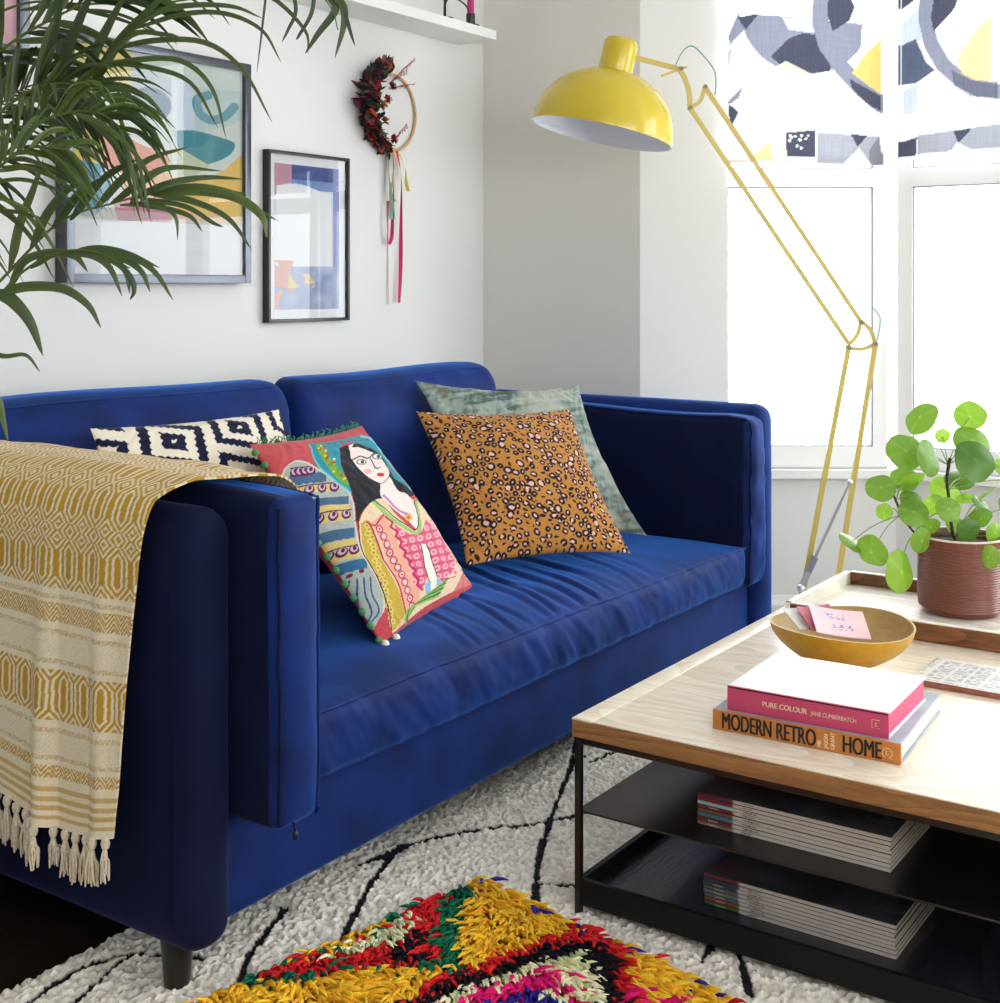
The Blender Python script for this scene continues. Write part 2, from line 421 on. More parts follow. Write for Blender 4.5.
# ------------------------------------------------------------------ roman blinds
GR = (84, 86, 104); LG = (150, 154, 172); YL = (248, 216, 130); BE = (250, 236, 214); PB = (214, 224, 236); WH = (255, 255, 255)
def blind_canvas(dx=0, second=False):
    cv = Cv(1000, 1150, (250, 250, 250)); P = lambda L: [(x+dx, y+500) for x, y in L]
    def circ(cx, cy, r, col, al=1.0): cv.ell(cx+dx, cy+500, r, r, col, 0, al)
    if not second:
        cv.poly(P([(25, 140), (60, 60), (80, 120), (30, 170)]), LG)
        pts = [(300+230*math.cos(t), 60+215*math.sin(t)) for t in np.linspace(math.radians(8), math.radians(172), 30)]
        cv.poly(P([(60, 75), (130, 68), (220, 72), (250, 75), (340, 85), (500, 90)]+[p for p in pts if p[1] > 60 and p[0] < 500]), LG)
        cv.poly(P([(215, 75), (340, 80), (340, 130), (240, 120)]), PB)
        cv.poly(P([(55, 75), (130, 65), (85, 120)]), GR)
        cv.poly(P([(175, 215), (240, 150), (290, 130), (345, 135), (390, 200), (385, 262), (300, 275), (230, 262)]), GR)
        cv.poly(P([(80, 310), (230, 230), (330, 280), (230, 360), (90, 440), (60, 400)]), BE, .8)
        cv.poly(P([(235, 375), (330, 300), (330, 380)]), PB)
        cv.poly(P([(20, 375), (75, 320), (60, 360), (30, 380)]), LG); cv.poly(P([(25, 380), (60, 410), (30, 470)]), GR)
        arc = [(610+250*math.cos(t), 130+250*math.sin(t)) for t in np.linspace(math.radians(205), math.radians(82), 40)]
        cv.line(P([(360, -90), (355, 0), (350, 90), (372, 170), (430, 250), (500, 320), (565, 375), (640, 410)]), 58, LG)
        cv.poly(P([(380, 0), (460, 0), (475, 30), (455, 80), (395, 120), (375, 60)]), GR)
        cv.poly(P([(455, 285), (565, 345), (565, 400), (520, 375), (465, 320)]), GR)
        cv.poly(P([(565, 150), (520, 190), (465, 265), (565, 340)]), YL)
        cv.poly(P([(230, 485), (335, 473), (335, 570), (232, 568)]), GR)
        for i in range(12): cv.ell(270+dx+random.uniform(-30, 40), 1020+random.uniform(-30, 20), 5, 5, WH)
        cv.poly(P([(340, 483), (470, 485), (560, 490), (575, 597), (540, 597), (490, 530), (425, 597), (340, 590)]), LG, .8)
        cv.poly(P([(462, 483), (520, 486), (485, 528)]), GR)
        cv.poly(P([(525, 540), (560, 490), (575, 597), (530, 597)]), GR, .5)
        cv.poly(P([(100, 580), (170, 515), (185, 585)]), YL, .8)
        cv.poly(P([(40, 180), (10, 300), (-20, 240)]), LG, .5)
        cv.line(P([(0, 583), (600, 597)]), 12, (222, 214, 196), .7)
        # upper part
        circ(120, -260, 150, BE, .8); cv.poly(P([(230, -10), (300, -2), (290, -60), (240, -50)]), GR); circ(420, -300, 120, LG); circ(480, -330, 90, YL)
    else:
        cv.poly(P([(645, 0), (715, -10), (715, 20), (645, 58)]), GR)
        cv.poly(P([(645, 110), (720, 60), (730, 175), (645, 185)]), PB)
        cv.poly(P([(645, 185), (700, 170), (735, 250), (770, 285), (700, 325), (645, 325)]), (96, 106, 130))
        cv.line(P([(760, -60), (740, 30), (735, 100), (755, 190), (800, 270), (860, 325), (930, 365), (1010, 380), (1100, 375)]), 52, LG)
        cv.poly(P([(770, 15), (830, 0), (860, 30), (840, 80), (765, 150), (755, 100)]), GR)
        cv.poly(P([(830, 290), (900, 330), (1000, 345), (1000, 400), (900, 388), (840, 345)]), GR, .6)
        cv.poly(P([(975, 120), (910, 170), (850, 260), (870, 310), (920, 335), (975, 340)]), YL, .75)
        cv.poly(P([(650, 350), (705, 330), (705, 430), (650, 430)]), PB)
        cv.poly(P([(630, 530), (705, 515), (700, 578), (630, 578)]), GR)
        cv.poly(P([(705, 510), (850, 500), (1000, 490), (1100, 488), (1100, 570), (900, 568), (850, 540), (830, 570), (705, 575)]), LG, .8)
        cv.poly(P([(838, 502), (905, 497), (855, 545)]), GR)
        circ(700, -240, 130, BE, .8); circ(900, -220, 140, LG); circ(960, -260, 90, YL)
    return cv
M['blind'] = translucent('printed_linen', .125)
def blind(name, a, b, z0, z1, cv, x0, x1, label, flip=False, offs=.035):
    a = np.array(a, float); b = np.array(b, float); L = np.linalg.norm(b-a); d = (b-a)/L; n = np.array([d[1], -d[0]])
    nu, nv = int(L/.0035), int((z1-z0)/.0035)
    def paint(u, v):
        x = x0+(x1-x0)*u; y = 1092-v*(z1-z0)/.000983
        y = np.where(y < 420, 840-y, y); lim = 570 if x1 < 700 else 455; x = np.where(x > lim, 2*lim-x, x); x = np.where(x < 12, 24-x, x)
        col = cv.get(np.clip(x, 0, 999), np.clip(y, 0, 1149))
        w = (.9+.16*vn(u*L*420, v*14, 3)+.10*vn(u*14, v*1100, 5)-.1)
        return np.clip(col*w[:, None] + .0, 0, 1)
    def df(u, v):
        w = .006*np.sin(u*L*9+1)*(1-v*.5)+.004*np.sin(u*L*23)
        return np.c_[n[0]*w, n[1]*w, .004*np.sin(u*5)]
    o = a+n*offs
    g = quadgrid((o[0], o[1], z0), (d[0]*L, d[1]*L, 0), (0, 0, z1-z0), nu, nv, paint, df)
    t = obj(name, g, M['blind'], org=((a+b)[0]/2, (a+b)[1]/2, z0)); tag(t, label, 'blind', 'patterned roman blinds in the bay window')
    # hem bar and headrail
    obj('hem_bar', tube([(o[0]+d[0]*.01-n[0]*.018, o[1]+d[1]*.01-n[1]*.018, z0+.02), (o[0]+d[0]*(L-.01)-n[0]*.018, o[1]+d[1]*(L-.01)-n[1]*.018, z0+.02)], .003, 6), M['white'], t)
    obj('headrail', bar((o[0], o[1], z1), (o[0]+d[0]*L, o[1]+d[1]*L, z1), .04, .04), M['white'], t)
    return t
ZB = 1.642
blind('roman_blind', W1a-e1*.006, W1a+e1*.54, ZB, 2.40, blind_canvas(0), 20, 575, 'roman blind with grey arcs and cream shapes on the window left of the white post')
blind('roman_blind', B+np.array([0, -.02]), bayR+np.array([0, .85]), ZB+.01, 2.40, blind_canvas(-630, True), 0, 985, 'roman blind with grey crescent and yellow dome, right of the white window post')

# ------------------------------------------------------------------ light
w = bpy.data.worlds.new('daylight'); bpy.context.scene.world = w; w.use_nodes = True
w.node_tree.nodes['Background'].inputs[0].default_value = (.93, .97, 1.0, 1); w.node_tree.nodes['Background'].inputs[1].default_value = 7.6
def portal(a, b, z0, z1, th=.10):
    a = np.array(a, float); b = np.array(b, float); L = np.linalg.norm(b-a); d = (b-a)/L; n = np.array([-d[1], d[0]])
    la = bpy.data.lights.new('portal', 'AREA'); la.shape = 'RECTANGLE'; la.size = L; la.size_y = z1-z0; la.cycles.is_portal = True
    o = bpy.data.objects.new('window_portal', la); C.objects.link(o); c = (a+b)/2+n*th
    o.location = (c[0], c[1], (z0+z1)/2); dirv = Vector((-n[0], -n[1], 0))
    o.rotation_euler = dirv.to_track_quat('-Z', 'Z').to_euler()
portal(W1a, W1b, ZS, ZT); portal(B, bayR, ZS, ZT); portal(bayR, A2, ZS, ZT); portal((x1w, BY), (x0w, BY), 1.0, 2.3)
def area(name, loc, look, sx, sy, power, col=(1, 1, 1)):
    la = bpy.data.lights.new(name, 'AREA'); la.shape = 'RECTANGLE'; la.size = sx; la.size_y = sy; la.energy = power; la.color = col
    o = bpy.data.objects.new(name, la); C.objects.link(o); o.location = loc
    o.rotation_euler = (Vector(look)-Vector(loc)).to_track_quat('-Z', 'Y').to_euler()
    return o
area('added_fill', (-.6, -1.6, 2.3), (2.2, 1.9, .6), 1.6, 1.4, 40, (1, .98, .95))  # fill lamp added to brighten the room, no such source there
# ------------------------------------------------------------------ camera
cam = bpy.data.cameras.new('camera'); co = bpy.data.objects.new('camera', cam); C.objects.link(co)
co.location = (0, 0, H); co.rotation_euler = (PI/2, 0, TH-PI/2)
cam.sensor_fit = 'HORIZONTAL'; cam.sensor_width = 36; cam.lens = 36*FPX/1000; cam.shift_y = -(501.5-HY)/1000; cam.clip_start = .05
bpy.context.scene.camera = co
sc = bpy.context.scene
sc.view_settings.view_transform = 'Standard'; sc.view_settings.look = 'None'; sc.view_settings.exposure = 0; sc.view_settings.gamma = 1
sc.cycles.use_denoising = True; sc.cycles.max_bounces = 8; sc.cycles.diffuse_bounces = 5; sc.cycles.transparent_max_bounces = 12; sc.cycles.sample_clamp_indirect = 6
sc.cycles.caustics_reflective = False; sc.cycles.caustics_refractive = False

# ================================================================== SOFA
SX0, SX1, SY0, SYB = 1.458, 3.860, 1.610, 2.68
sofa = thing('sofa', ((SX0+SX1)/2, 2.13, 0), 'deep blue velvet two-seater sofa with boxy arms along the white wall', 'sofa')
VEL, VELD = M['velvet'], M['velvet_dark']
obj('base', rbox((SX0+.05, 1.660, .122), (SX1-.05, SYB-.05, .308), .02, .06), VEL, sofa)
def armf(V, h):
    V = V.copy(); t = V[:, 1]/h[1]
    V[:, 2] += np.where(V[:, 2] > 0, .012*(V[:, 2]/h[2])*(1-(V[:, 0]/h[0])**2), 0)
    V[:, 0] += .004*(fbm(V[:, 1]*5+3, V[:, 2]*5, 2)-.5)
    return V
for i, x in enumerate((SX0, SX1-.106)):
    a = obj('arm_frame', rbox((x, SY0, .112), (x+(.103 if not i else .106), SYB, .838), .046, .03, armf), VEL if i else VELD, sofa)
    cx = x+.004 if not i else x+.102
    # seam lines sunk along the outer panel
    P = [(x+.055-(.04 if not i else -.04), SY0+.006, .15)]
    sx_ = x-.0010 if not i else x+.1070
    obj('seam', tube([(sx_, SY0+.052, .17), (sx_, SY0+.052, .5), (sx_, SY0+.052, .775)], .0016, 6), VELD, a)
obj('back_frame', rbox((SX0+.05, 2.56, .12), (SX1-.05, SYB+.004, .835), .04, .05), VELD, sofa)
# seat cushion with loose creases running back from the front edge
def seatf(V, h):
    V = V.copy(); u = V[:, 0]/h[0]; v = V[:, 1]/h[1]; wv = np.clip(V[:, 2]/h[2], -1, 1)
    top = np.clip(wv, 0, 1)
    crown = (1-np.abs(u)**6)*(1-np.abs(v)**4)
    V[:, 2] += top*.034*crown
    rc_ = random.Random(5)
    for k in range(15):
        u0 = -.42+.062*k+rc_.uniform(-.015, .015); sl = .12+rc_.uniform(-.03, .07); bb = rc_.uniform(-.05, .03); ve = rc_.uniform(-.2, .75); dp = rc_.uniform(.0025, .0062)*(1-.5*abs(k-8)/8)
        wd = rc_.uniform(.008, .016); t = v+1
        D = (u-(u0+sl*t+bb*t*t))*h[0]; al = np.clip((ve-v)*2.2, 0, 1)*np.clip((v+1.03)*9, .35, 1)
        V[:, 2] += top*al*(-dp*np.exp(-(D/wd)**2)+dp*.75*np.exp(-((D-wd*1.9)/(wd*1.5))**2))
    V[:, 2] += .014*(1-u)/2*(1-.2*(v+1)/2)
    V[:, 2] += top*.008*(fbm(V[:, 0]*5, V[:, 1]*6, 4)-.5)
    fr = np.clip(-v*6-5, 0, 1)
    V[:, 1] -= fr*.012*(1-wv**2)*(1-np.abs(u)**8)
    V[:, 1] -= fr*.011*(fbm(V[:, 0]*30+V[:, 2]*26, V[:, 2]*14, 8)-.5)
    V[:, 2] += .006*np.sin(u*2.4)*(1-top)
    return V
sc_lo, sc_hi = (1.660, 1.628, .302), (3.676, 2.44, .428)
seat = obj('seat_cushion', rbox(sc_lo, sc_hi, .022, .0062, seatf), VEL, sofa)
def edge(lo, hi, f, pts, r=.0035, mt=None, par=None, ins=.010):
    lo = np.array(lo); hi = np.array(hi); c = (lo+hi)/2; h = (hi-lo)/2
    P = np.array(pts, float); P = f(P*(h-ins*.35), h)+c
    obj('piping', tube(P, r, 7), mt or VEL, par)
xs = np.linspace(-1, 1, 140)
edge(sc_lo, sc_hi, seatf, [(x, -1+.008, .96) for x in xs], .004, VEL, seat)
edge(sc_lo, sc_hi, seatf, [(x, -1+.008, -.94) for x in xs], .0035, VEL, seat)
edge(sc_lo, sc_hi, seatf, [(.997, y, .96) for y in np.linspace(-1, .2, 40)], .0035, VEL, seat)
# arm cushions
def acf(seed, crump):
    def f(V, h):
        V = V.copy(); u = V[:, 0]/h[0]; v = V[:, 1]/h[1]; z = V[:, 2]/h[2]
        pf = (1-np.abs(v)**4)*(1-np.abs(z)**4)
        V[:, 0] += np.sign(u)*.012*pf*np.abs(u)
        fr = np.clip(-v*8-7, 0, 1)
        V[:, 1] -= fr*.012*(1-u**2)*(1-z**4)
        n = fbm(V[:, 0]*30+4, V[:, 2]*16, seed)-.5
        V[:, 1] -= fr*crump*n
        V[:, 0] += fr*crump*.9*(fbm(V[:, 2]*22, V[:, 0]*10+7, seed+3)-.5)*(1+1.5*np.exp(-((z-.85)/.15)**2))
        V[:, 0] += .006*(fbm(V[:, 1]*6, V[:, 2]*6, seed+5)-.5)
        V[:, 2] -= np.clip(z, 0, 1)*.012*np.clip(-v*5-4, 0, 1)*crump*60
        V[:, 2] += .006*np.sin(v*3+seed)*np.clip(z, 0, 1)
        return V
    return f
f1 = acf(3, .006); lo1, hi1 = (1.556, 1.515, .315), (1.657, 2.36, .868)
ac1 = obj('arm_cushion', rbox(lo1, hi1, .022, .016, f1), VEL, sofa)
f2 = acf(12, .016); lo2, hi2 = (3.684, 1.618, .300), (3.795, 2.45, .822)
ac2 = obj('arm_cushion', rbox(lo2, hi2, .024, .013, f2), VEL, sofa)
zz = np.linspace(-1, 1, 60)
for (lo, hi, f, a, mt) in ((lo1, hi1, f1, ac1, VEL), (lo2, hi2, f2, ac2, VEL)):
    edge(lo, hi, f, [(.93, -.995, z) for z in zz*.98], .0035, mt, a, .004)
    edge(lo, hi, f, [(-.93, -.992, z) for z in zz*.96], .0025, VELD, a, .004)
    edge(lo, hi, f, [(.9 if a is ac1 else -.93, y, .99) for y in np.linspace(-1, .5, 50)], .003, mt, a, .004)
obj('zip_pull', [tube([(1.592, 1.520, .335), (1.592, 1.512, .312)], .0022, 6), lathe([(0, 0), (.004, .002), (.005, .010), (.003, .016), (0, .018)], (1.592, 1.511, .296), 8)], mat('dark_zip', (60, 60, 66), .35, metal=.8), ac1)
obj('welt', tube([(1.536, SY0+.002, .14), (1.552, SY0-.004, .3)], .002, 6), VELD, sofa) if False else None
for a_, lo_, hi_ in ((ac1, lo1, hi1), (ac2, lo2, hi2)):     # flat side gets the darker copy, for nap and shade put into colour
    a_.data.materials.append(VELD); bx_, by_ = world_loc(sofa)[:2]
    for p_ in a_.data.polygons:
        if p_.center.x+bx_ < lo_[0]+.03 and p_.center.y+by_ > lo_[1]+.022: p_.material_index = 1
# back cushions, leaning
def backf(seed):
    def f(V, h):
        V = V.copy(); u = V[:, 0]/h[0]; v = V[:, 1]/h[1]; z = V[:, 2]/h[2]
        pf = (1-np.abs(u)**3.5)*(1-np.abs(z)**3.5)
        V[:, 1] += np.sign(v)*.045*pf*np.abs(v)
        V[:, 0] *= 1-.02*(1-z)*.5
        up = np.clip((z+1)/2, 0, 1)
        V[:, 1] += V[:, 2]*.26
        V[:, 1] -= np.clip(v, 0, 1)*.085*up**2
        V[:, 1] += .012*np.exp(-((z-.25)/.35)**2)*np.sin(u*5+seed)
        V[:, 2] += np.clip(z*3-2, 0, 1)*(.004*np.sin(u*3.1+seed)-.006*np.abs(u)**6)
        V[:, 1] += .014*(fbm(V[:, 0]*6+seed, V[:, 2]*7, seed)-.5)
        # pulled corner creases
        cz = np.exp(-(((np.abs(u)-.95)/.14)**2+((z-.8)/.25)**2))
        V[:, 1] += cz*.014*(vn(V[:, 0]*60+V[:, 2]*40, V[:, 2]*8, seed+2)-.5)
        return V
    return f
for i, (xa, xb) in enumerate(((1.585, 2.528), (2.540, 3.470))):
    f = backf(3+i*9); lo, hi = (xa, 2.345, .44), (xb, 2.53, .975-.004*i)
    b_ = obj('back_cushion', rbox(lo, hi, .058, .014, f), VEL, sofa)
    edge(lo, hi, f, [(u, -.816, .936) for u in np.linspace(-.86, .86, 80)], .0032, VEL, b_, 0)
for x in (1.523, 3.81):
    for y in (1.722, 2.54):
        obj('leg', lathe([(0, .022), (.020, .022), (.022, .026), (.030, .125), (0, .125)], (x, y, 0), 24), M['dark_wood'], sofa)

# ================================================================== THROW
def path_xz():
    P = np.array([(1.690, .80), (1.684, .85), (1.662, .880), (1.62, .893), (1.55, .893), (1.492, .884), (1.455, .862), (1.438, .82), (1.431, .76), (1.424, .6), (1.420, .45), (1.416, .304)])
    Q = smooth(P, 30); d = np.r_[0, np.cumsum(np.linalg.norm(np.diff(Q, axis=0), axis=1))]
    return Q, d
PQ, PD = path_xz(); TL = PD[-1]
CREAM = lin((246, 234, 204)); MUST = lin((206, 158, 52)); TAN = lin((214, 184, 124))
def throw_paint(hh, t):                # hh height above hem along cloth, t along hem
    n = len(hh); col = np.tile(CREAM, (n, 1)); t = t+.004*np.sin(hh*9)
    def mix(m, c):
        m = np.clip(m, 0, 1)[:, None]; col[:] = col*(1-m)+c*m
    def band(a, b): return (hh >= a) & (hh < b)
    for k in (.016, .031, .046, .061): mix(band(k-.0038, k+.0038)*.85, TAN*np.array([1, .9, .6]))
    for a, b, p in ((.080, .100, .022), (.334, .368, .030)):
        tt = np.abs(((t/p) % 1)-.5)*p; g = ((hh+tt*1.3)/.0085) % 1
        mix(band(a, b)*(g < .58), MUST)
    for k in (.112, .157, .270, .318, .377): mix(band(k-.004, k+.004)*(vn(t*900, hh*900, 4) > .4)*.8, TAN)
    for a, b in ((.118, .152), (.276, .314)):
        tt = np.abs(((t/.03) % 1)-.5)*.03; g = ((hh+tt)/.008) % 1
        mix(band(a, b)*(g < .3)*.25, TAN)
    def hexes(a, b, p, Lh, off=0):
        c = (a+b)/2
        ph = (t/p+off); i = np.floor(ph); tt = (ph-i-.5)*p; flip = (i % 2)
        vv = hh-c
        D = np.abs(tt)+np.maximum(0, np.abs(vv)-Lh)
        g = (D/.0125) % 1; g2 = ((D/.0125) % 1) < .56
        mix(band(a, b)*g2, MUST)
    def zone(a):                        # hexes, diamonds, hexes; length .27
        hexes(a, a+.085, .064, .022)
        c = a+.0975
        tt = (((t/.064) % 1)-.5)*.064; D = np.abs(tt)+np.abs(hh-c)
        mix(band(a+.085, a+.110)*((D/.0125) % 1 < .55), MUST)
        hexes(a+.110, a+.195, .064, .022)
    hexes(.173, .256, .054, .024)
    for k in range(5): zone(.392+.195*k)
    w = .86+.2*vn(t*1500, hh*700, 7)
    return col*w[:, None]
def throw_y0(s):                        # front edge of the throw along the path
    x = np.interp(s, [0, .10, .20, .30, .42, .62, TL], [1.57, 1.60, 1.645, 1.70, 1.715, 1.735, 1.757]); return x
def throw_surf(s, t):
    X = np.interp(s, PD, PQ[:, 0]); Z = np.interp(s, PD, PQ[:, 1])
    y0 = throw_y0(s); Y = y0+t*(2.43-y0)
    dn = np.clip((s-.28)/(TL-.28), 0, 1)
    a = Y-1.79
    fold = np.maximum(0, np.sin(a*34+1.2+1.2*np.sin(a*7)+dn*.6))**1.5
    X = X-dn*.026*fold*np.clip(t*8, .3, 1)-.004*(fbm(Y*14, s*9, 5)-.5)-.012*dn*np.exp(-(t/.05)**2)*0
    Z = Z+(s < .30)*(.014*(fbm(Y*9, s*12, 3)-.35)+.008*np.clip(t*4, 0, 1))*np.clip(s*14, 0, 1)*np.clip((.30-s)*14, 0, 1)
    Z = Z-dn*.018*np.sin(a*11+.5)*np.clip(dn*1.2-.2, 0, 1)
    return np.c_[X, Y, Z]
throw = thing('throw_blanket', (1.43, 2.1, .86), 'mustard and cream woven throw with tasselled hem draped over the near sofa arm', 'blanket')
M['throw'] = mat('woven_cotton', (255, 255, 255), .95, attr=True, spec=.05, bump=(900, .45, .0015), sheen=.2)
ns, nt = 430, 380
S, T = np.meshgrid(np.linspace(0, TL, ns), np.linspace(0, 1, nt), indexing='ij'); S = S.ravel(); T = T.ravel()
V1 = throw_surf(S, T); K1 = throw_paint(TL-S, V1[:, 1]-1.6+.0*S)
th = []
V2 = V1+np.c_[np.where(S > .3, .004, 0), np.zeros(len(S)), np.where(S <= .3, -.004, 0)]
V2[S > .3, 0] = V1[S > .3, 0]+.004
rim = []
idx = np.arange(ns*nt).reshape(ns, nt); n0 = ns*nt
for e in (idx[0], idx[-1], idx[:, 0], idx[:, -1]):
    for a, b in zip(e[:-1], e[1:]): rim.append((int(a), int(b), int(b)+n0, int(a)+n0))
obj('cloth', (np.vstack([V1, V2]), gridf(ns, nt)+gridf(ns, nt, n0, True)+rim, np.vstack([K1, K1])), M['throw'], throw)
M['tassel'] = mat('cotton_string', (224, 212, 188), .9, noise=200, vary=.15)
hemY = np.arange(1.768, 2.42, .0275)
for k, y in enumerate(hemY):
    t = (y-1.757)/(2.43-1.757); p = throw_surf(np.array([TL]), np.array([t]))[0]
    L = random.uniform(.066, .085); g = [lathe([(0, .004), (.006, .002), (.008, -.006), (.006, -.014), (0, -.016)], p+np.array([-.002, 0, 0]), 8)]
    for j in range(13):
        an = random.uniform(0, 2*PI); rr = random.uniform(.004, .013); l = L*random.uniform(.82, 1.05)
        dx, dy = math.cos(an)*rr*.6-.002, math.sin(an)*rr; b1, b2 = random.uniform(-.005, .005), random.uniform(-.004, .004)
        q = [p+np.array([-.002, 0, -.008]), p+np.array([dx*.7-.002, dy*.6, -.02-l*.15]), p+np.array([dx+b2, dy+b1, -l*.55]), p+np.array([dx*1.0, dy*.9-b1, -l])]
        g.append(tube(smooth(q, 3), [.0022]*9+[.0014], 5))
    obj('tassel', g, M['tassel'], throw)

# ================================================================== PILLOWS
def rotm(a, b, g):
    ca, sa, cb, sb, cg, sg = math.cos(a), math.sin(a), math.cos(b), math.sin(b), math.cos(g), math.sin(g)
    return np.array([[ca, -sa, 0], [sa, ca, 0], [0, 0, 1]])@np.array([[1, 0, 0], [0, cb, -sb], [0, sb, cb]])@np.array([[cg, -sg, 0], [sg, cg, 0], [0, 0, 1]])
def pillow(name, c, R, w, hh, T, front, back, m, pinch=.05, n=220, seed=1, wr=.006, label='', group=None, expo=.42, bendz=0.0):
    u, v = np.meshgrid(np.linspace(-1, 1, n), np.linspace(-1, 1, int(n*hh/w)), indexing='ij'); sh = u.shape; u = u.ravel(); v = v.ravel()
    x = u*(w/2)*(1-pinch*(1-v**2)*u**2); y = v*(hh/2)*(1-pinch*(1-u**2)*v**2)
    prof = (np.clip(1-np.abs(u)**2.3, 0, 1)*np.clip(1-np.abs(v)**2.3, 0, 1))**.55
    wrn = wr*(fbm(u*5, v*5, seed)-.5)*2+wr*.6*np.exp(-((np.abs(u)*np.abs(v)-.8)/.25)**2)*(vn((u*v)*24, (u-v)*4, seed+2)-.5)*2
    V = []; K = []
    for sgn, paint in ((1, front), (-1, back)):
        z = sgn*(T/2)*prof+wrn*np.clip(prof*3, 0, 1)+bendz*(u**2)
        if sgn > 0 and hasattr(paint, 'fit'): paint.fit((u+1)/2, (1-v)/2, np.c_[x, y, z]@R.T+np.array(c))
        V.append(np.c_[x, y, z]); K.append(paint((u+1)/2, (1-v)/2))
    N = len(u); F = gridf(sh[0], sh[1])+gridf(sh[0], sh[1], N, True)
    idx = np.arange(N).reshape(sh)
    for e, fl in ((idx[0], 0), (idx[-1], 1), (idx[:, 0], 1), (idx[:, -1], 0)):
        for a, b in zip(e[:-1], e[1:]):
            q = (int(a), int(b), int(b)+N, int(a)+N); F.append(q if fl else q[::-1])
    V = np.vstack(V)@R.T+np.array(c)
    o = obj(name, (V, F, np.vstack(K)), m, org=np.array(c)-np.array([0, 0, 0])); tag(o, label, 'cushion', group)
    def edgept(u, v):                    # point on the seam
        return np.array(c)+R@np.array([u*(w/2)*(1-pinch*(1-v**2)*u**2), v*(hh/2)*(1-pinch*(1-u**2)*v**2), bendz*u*u])
    return o, edgept
def seamline(o, ep, m, r=.0035, sides='tblr'):
    P = []
    L = np.linspace(-1, 1, 40)
    P = [ep(t, 1) for t in L]+[ep(1, t) for t in -L[1:]]+[ep(t, -1) for t in -L[1:]]+[ep(-1, t) for t in L[1:]]
    obj('piping', tube(P, r, 6, False), m, o)
def homog(src, dst):
    Aq = [];
    for (x, y), (u, v) in zip(src, dst):
        Aq.append([x, y, 1, 0, 0, 0, -u*x, -u*y, -u]); Aq.append([0, 0, 0, x, y, 1, -v*x, -v*y, -v])
    _, _, vt = np.linalg.svd(np.array(Aq)); return vt[-1].reshape(3, 3)
def samp(cv, Hm):
    def f(u, v):
        q = np.c_[u, v, np.ones(len(u))]@Hm.T; return cv.get(q[:, 0]/q[:, 2], q[:, 1]/q[:, 2])
    return f
class Mapped:                            # lays a canvas over the plump front face
    def __init__(s, cv): s.cv = cv
    def fit(s, u, v, P):
        q = FPX/(P@FW); px = 500+(P@RT)*q; py = HY+(H-P[:, 2])*q
        m = (u > .06) & (u < .86) & (v > .06) & (v < .94); B_ = s.basis(u, v)
        s.kx = np.linalg.lstsq(B_[m], (px[m]-240)*4.167, rcond=None)[0]; s.ky = np.linalg.lstsq(B_[m], (py[m]-420)*4.167, rcond=None)[0]
    def basis(s, u, v): return np.c_[np.ones(len(u)), u, v, u*v, u*u, v*v, u*u*v, u*v*v]
    def __call__(s, u, v):
        B_ = s.basis(u, v); return s.cv.get(B_@s.kx, B_@s.ky)*.80*(.9+.2*vn(u*260, v*260, 2))[:, None]
flat = lambda c: (lambda u, v: np.tile(lin(c), (len(u), 1))*(.92+.16*fbm(u*30, v*30, 3))[:, None])
# leopard print
cv = Cv(1200, 1200, (180, 124, 60))
pts = []
for _ in range(12000):
    p = (random.uniform(0, 1200), random.uniform(0, 1200))
    if all((p[0]-q[0])**2+(p[1]-q[1])**2 > 47**2 for q in pts): pts.append(p)
for (x, y) in pts:
    a = random.uniform(0, PI); r = random.uniform(16, 24)*(1.3 if random.random() < .25 else .9)
    if random.random() < .78:
        cv.ell(x+random.uniform(-4, 4), y+random.uniform(-4, 4), r*.8, r*.52, (214, 176, 172), a)
        k = random.choice((2, 3, 3)); t0 = random.uniform(0, 6.28)
        for j in range(k):
            t1 = t0+j*6.28/k; sp = 6.28/k*random.uniform(.42, .8)
            arc = [(x+r*math.cos(t)*math.cos(a)-r*.8*math.sin(t)*math.sin(a), y+r*math.cos(t)*math.sin(a)+r*.8*math.sin(t)*math.cos(a)) for t in np.linspace(t1, t1+sp, 7)]
            cv.line(arc, random.uniform(12, 20), (36, 29, 32))
    else:
        cv.ell(x, y, r*.9, r*.45, (38, 32, 36), a)
for _ in range(500):
    p = (random.uniform(0, 1200), random.uniform(0, 1200))
    if min((p[0]-q[0])**2+(p[1]-q[1])**2 for q in pts) > 29**2:
        cv.ell(p[0], p[1], random.uniform(5, 9), random.uniform(3.5, 6), (44, 34, 36), random.uniform(0, 3))
leo = lambda u, v: cv_leo.get(u*1200, v*1200)
cv_leo = cv
R_ = rotm(-.454, .822, -.041)
pillow('leopard_cushion', (3.005, 1.998, .676), R_, .500, .500, .115, leo, leo, M['vc'], .08, 330, 3, .006, 'ochre leopard-print square cushion leaning in front of the green cushion')
# green brush cushion
def greenp(u, v):
    a = fbm(u*7+fbm(v*9, u*4, 2)*4, v*34+u*8, 5, 4); b = fbm(u*3, v*3, 8, 3); st = fbm((u+v*.4)*60, (v-u*.5)*7, 9, 2)
    c1, c2, c3 = lin((176, 192, 182)), lin((92, 114, 106)), lin((206, 208, 190))
    m = np.clip((a-.5)*2.6+.5+(st-.5)*1.1, 0, 1)[:, None]
    col = c2*(1-m)+c1*m
    k = np.clip((b-.52)*5, 0, 1)[:, None]*.7; col = col*(1-k)+c3*k
    for cx, cy in ((.10, .06), (.52, .05), (.9, .9)):
        k = np.exp(-(((u-cx)/.05)**2+((v-cy)/.04)**2))[:, None]*.7; col = col*(1-k)+lin((96, 84, 44))*k
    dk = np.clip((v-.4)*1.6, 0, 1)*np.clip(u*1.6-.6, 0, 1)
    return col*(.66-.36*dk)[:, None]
R_ = rotm(-.377, .81, -.085)
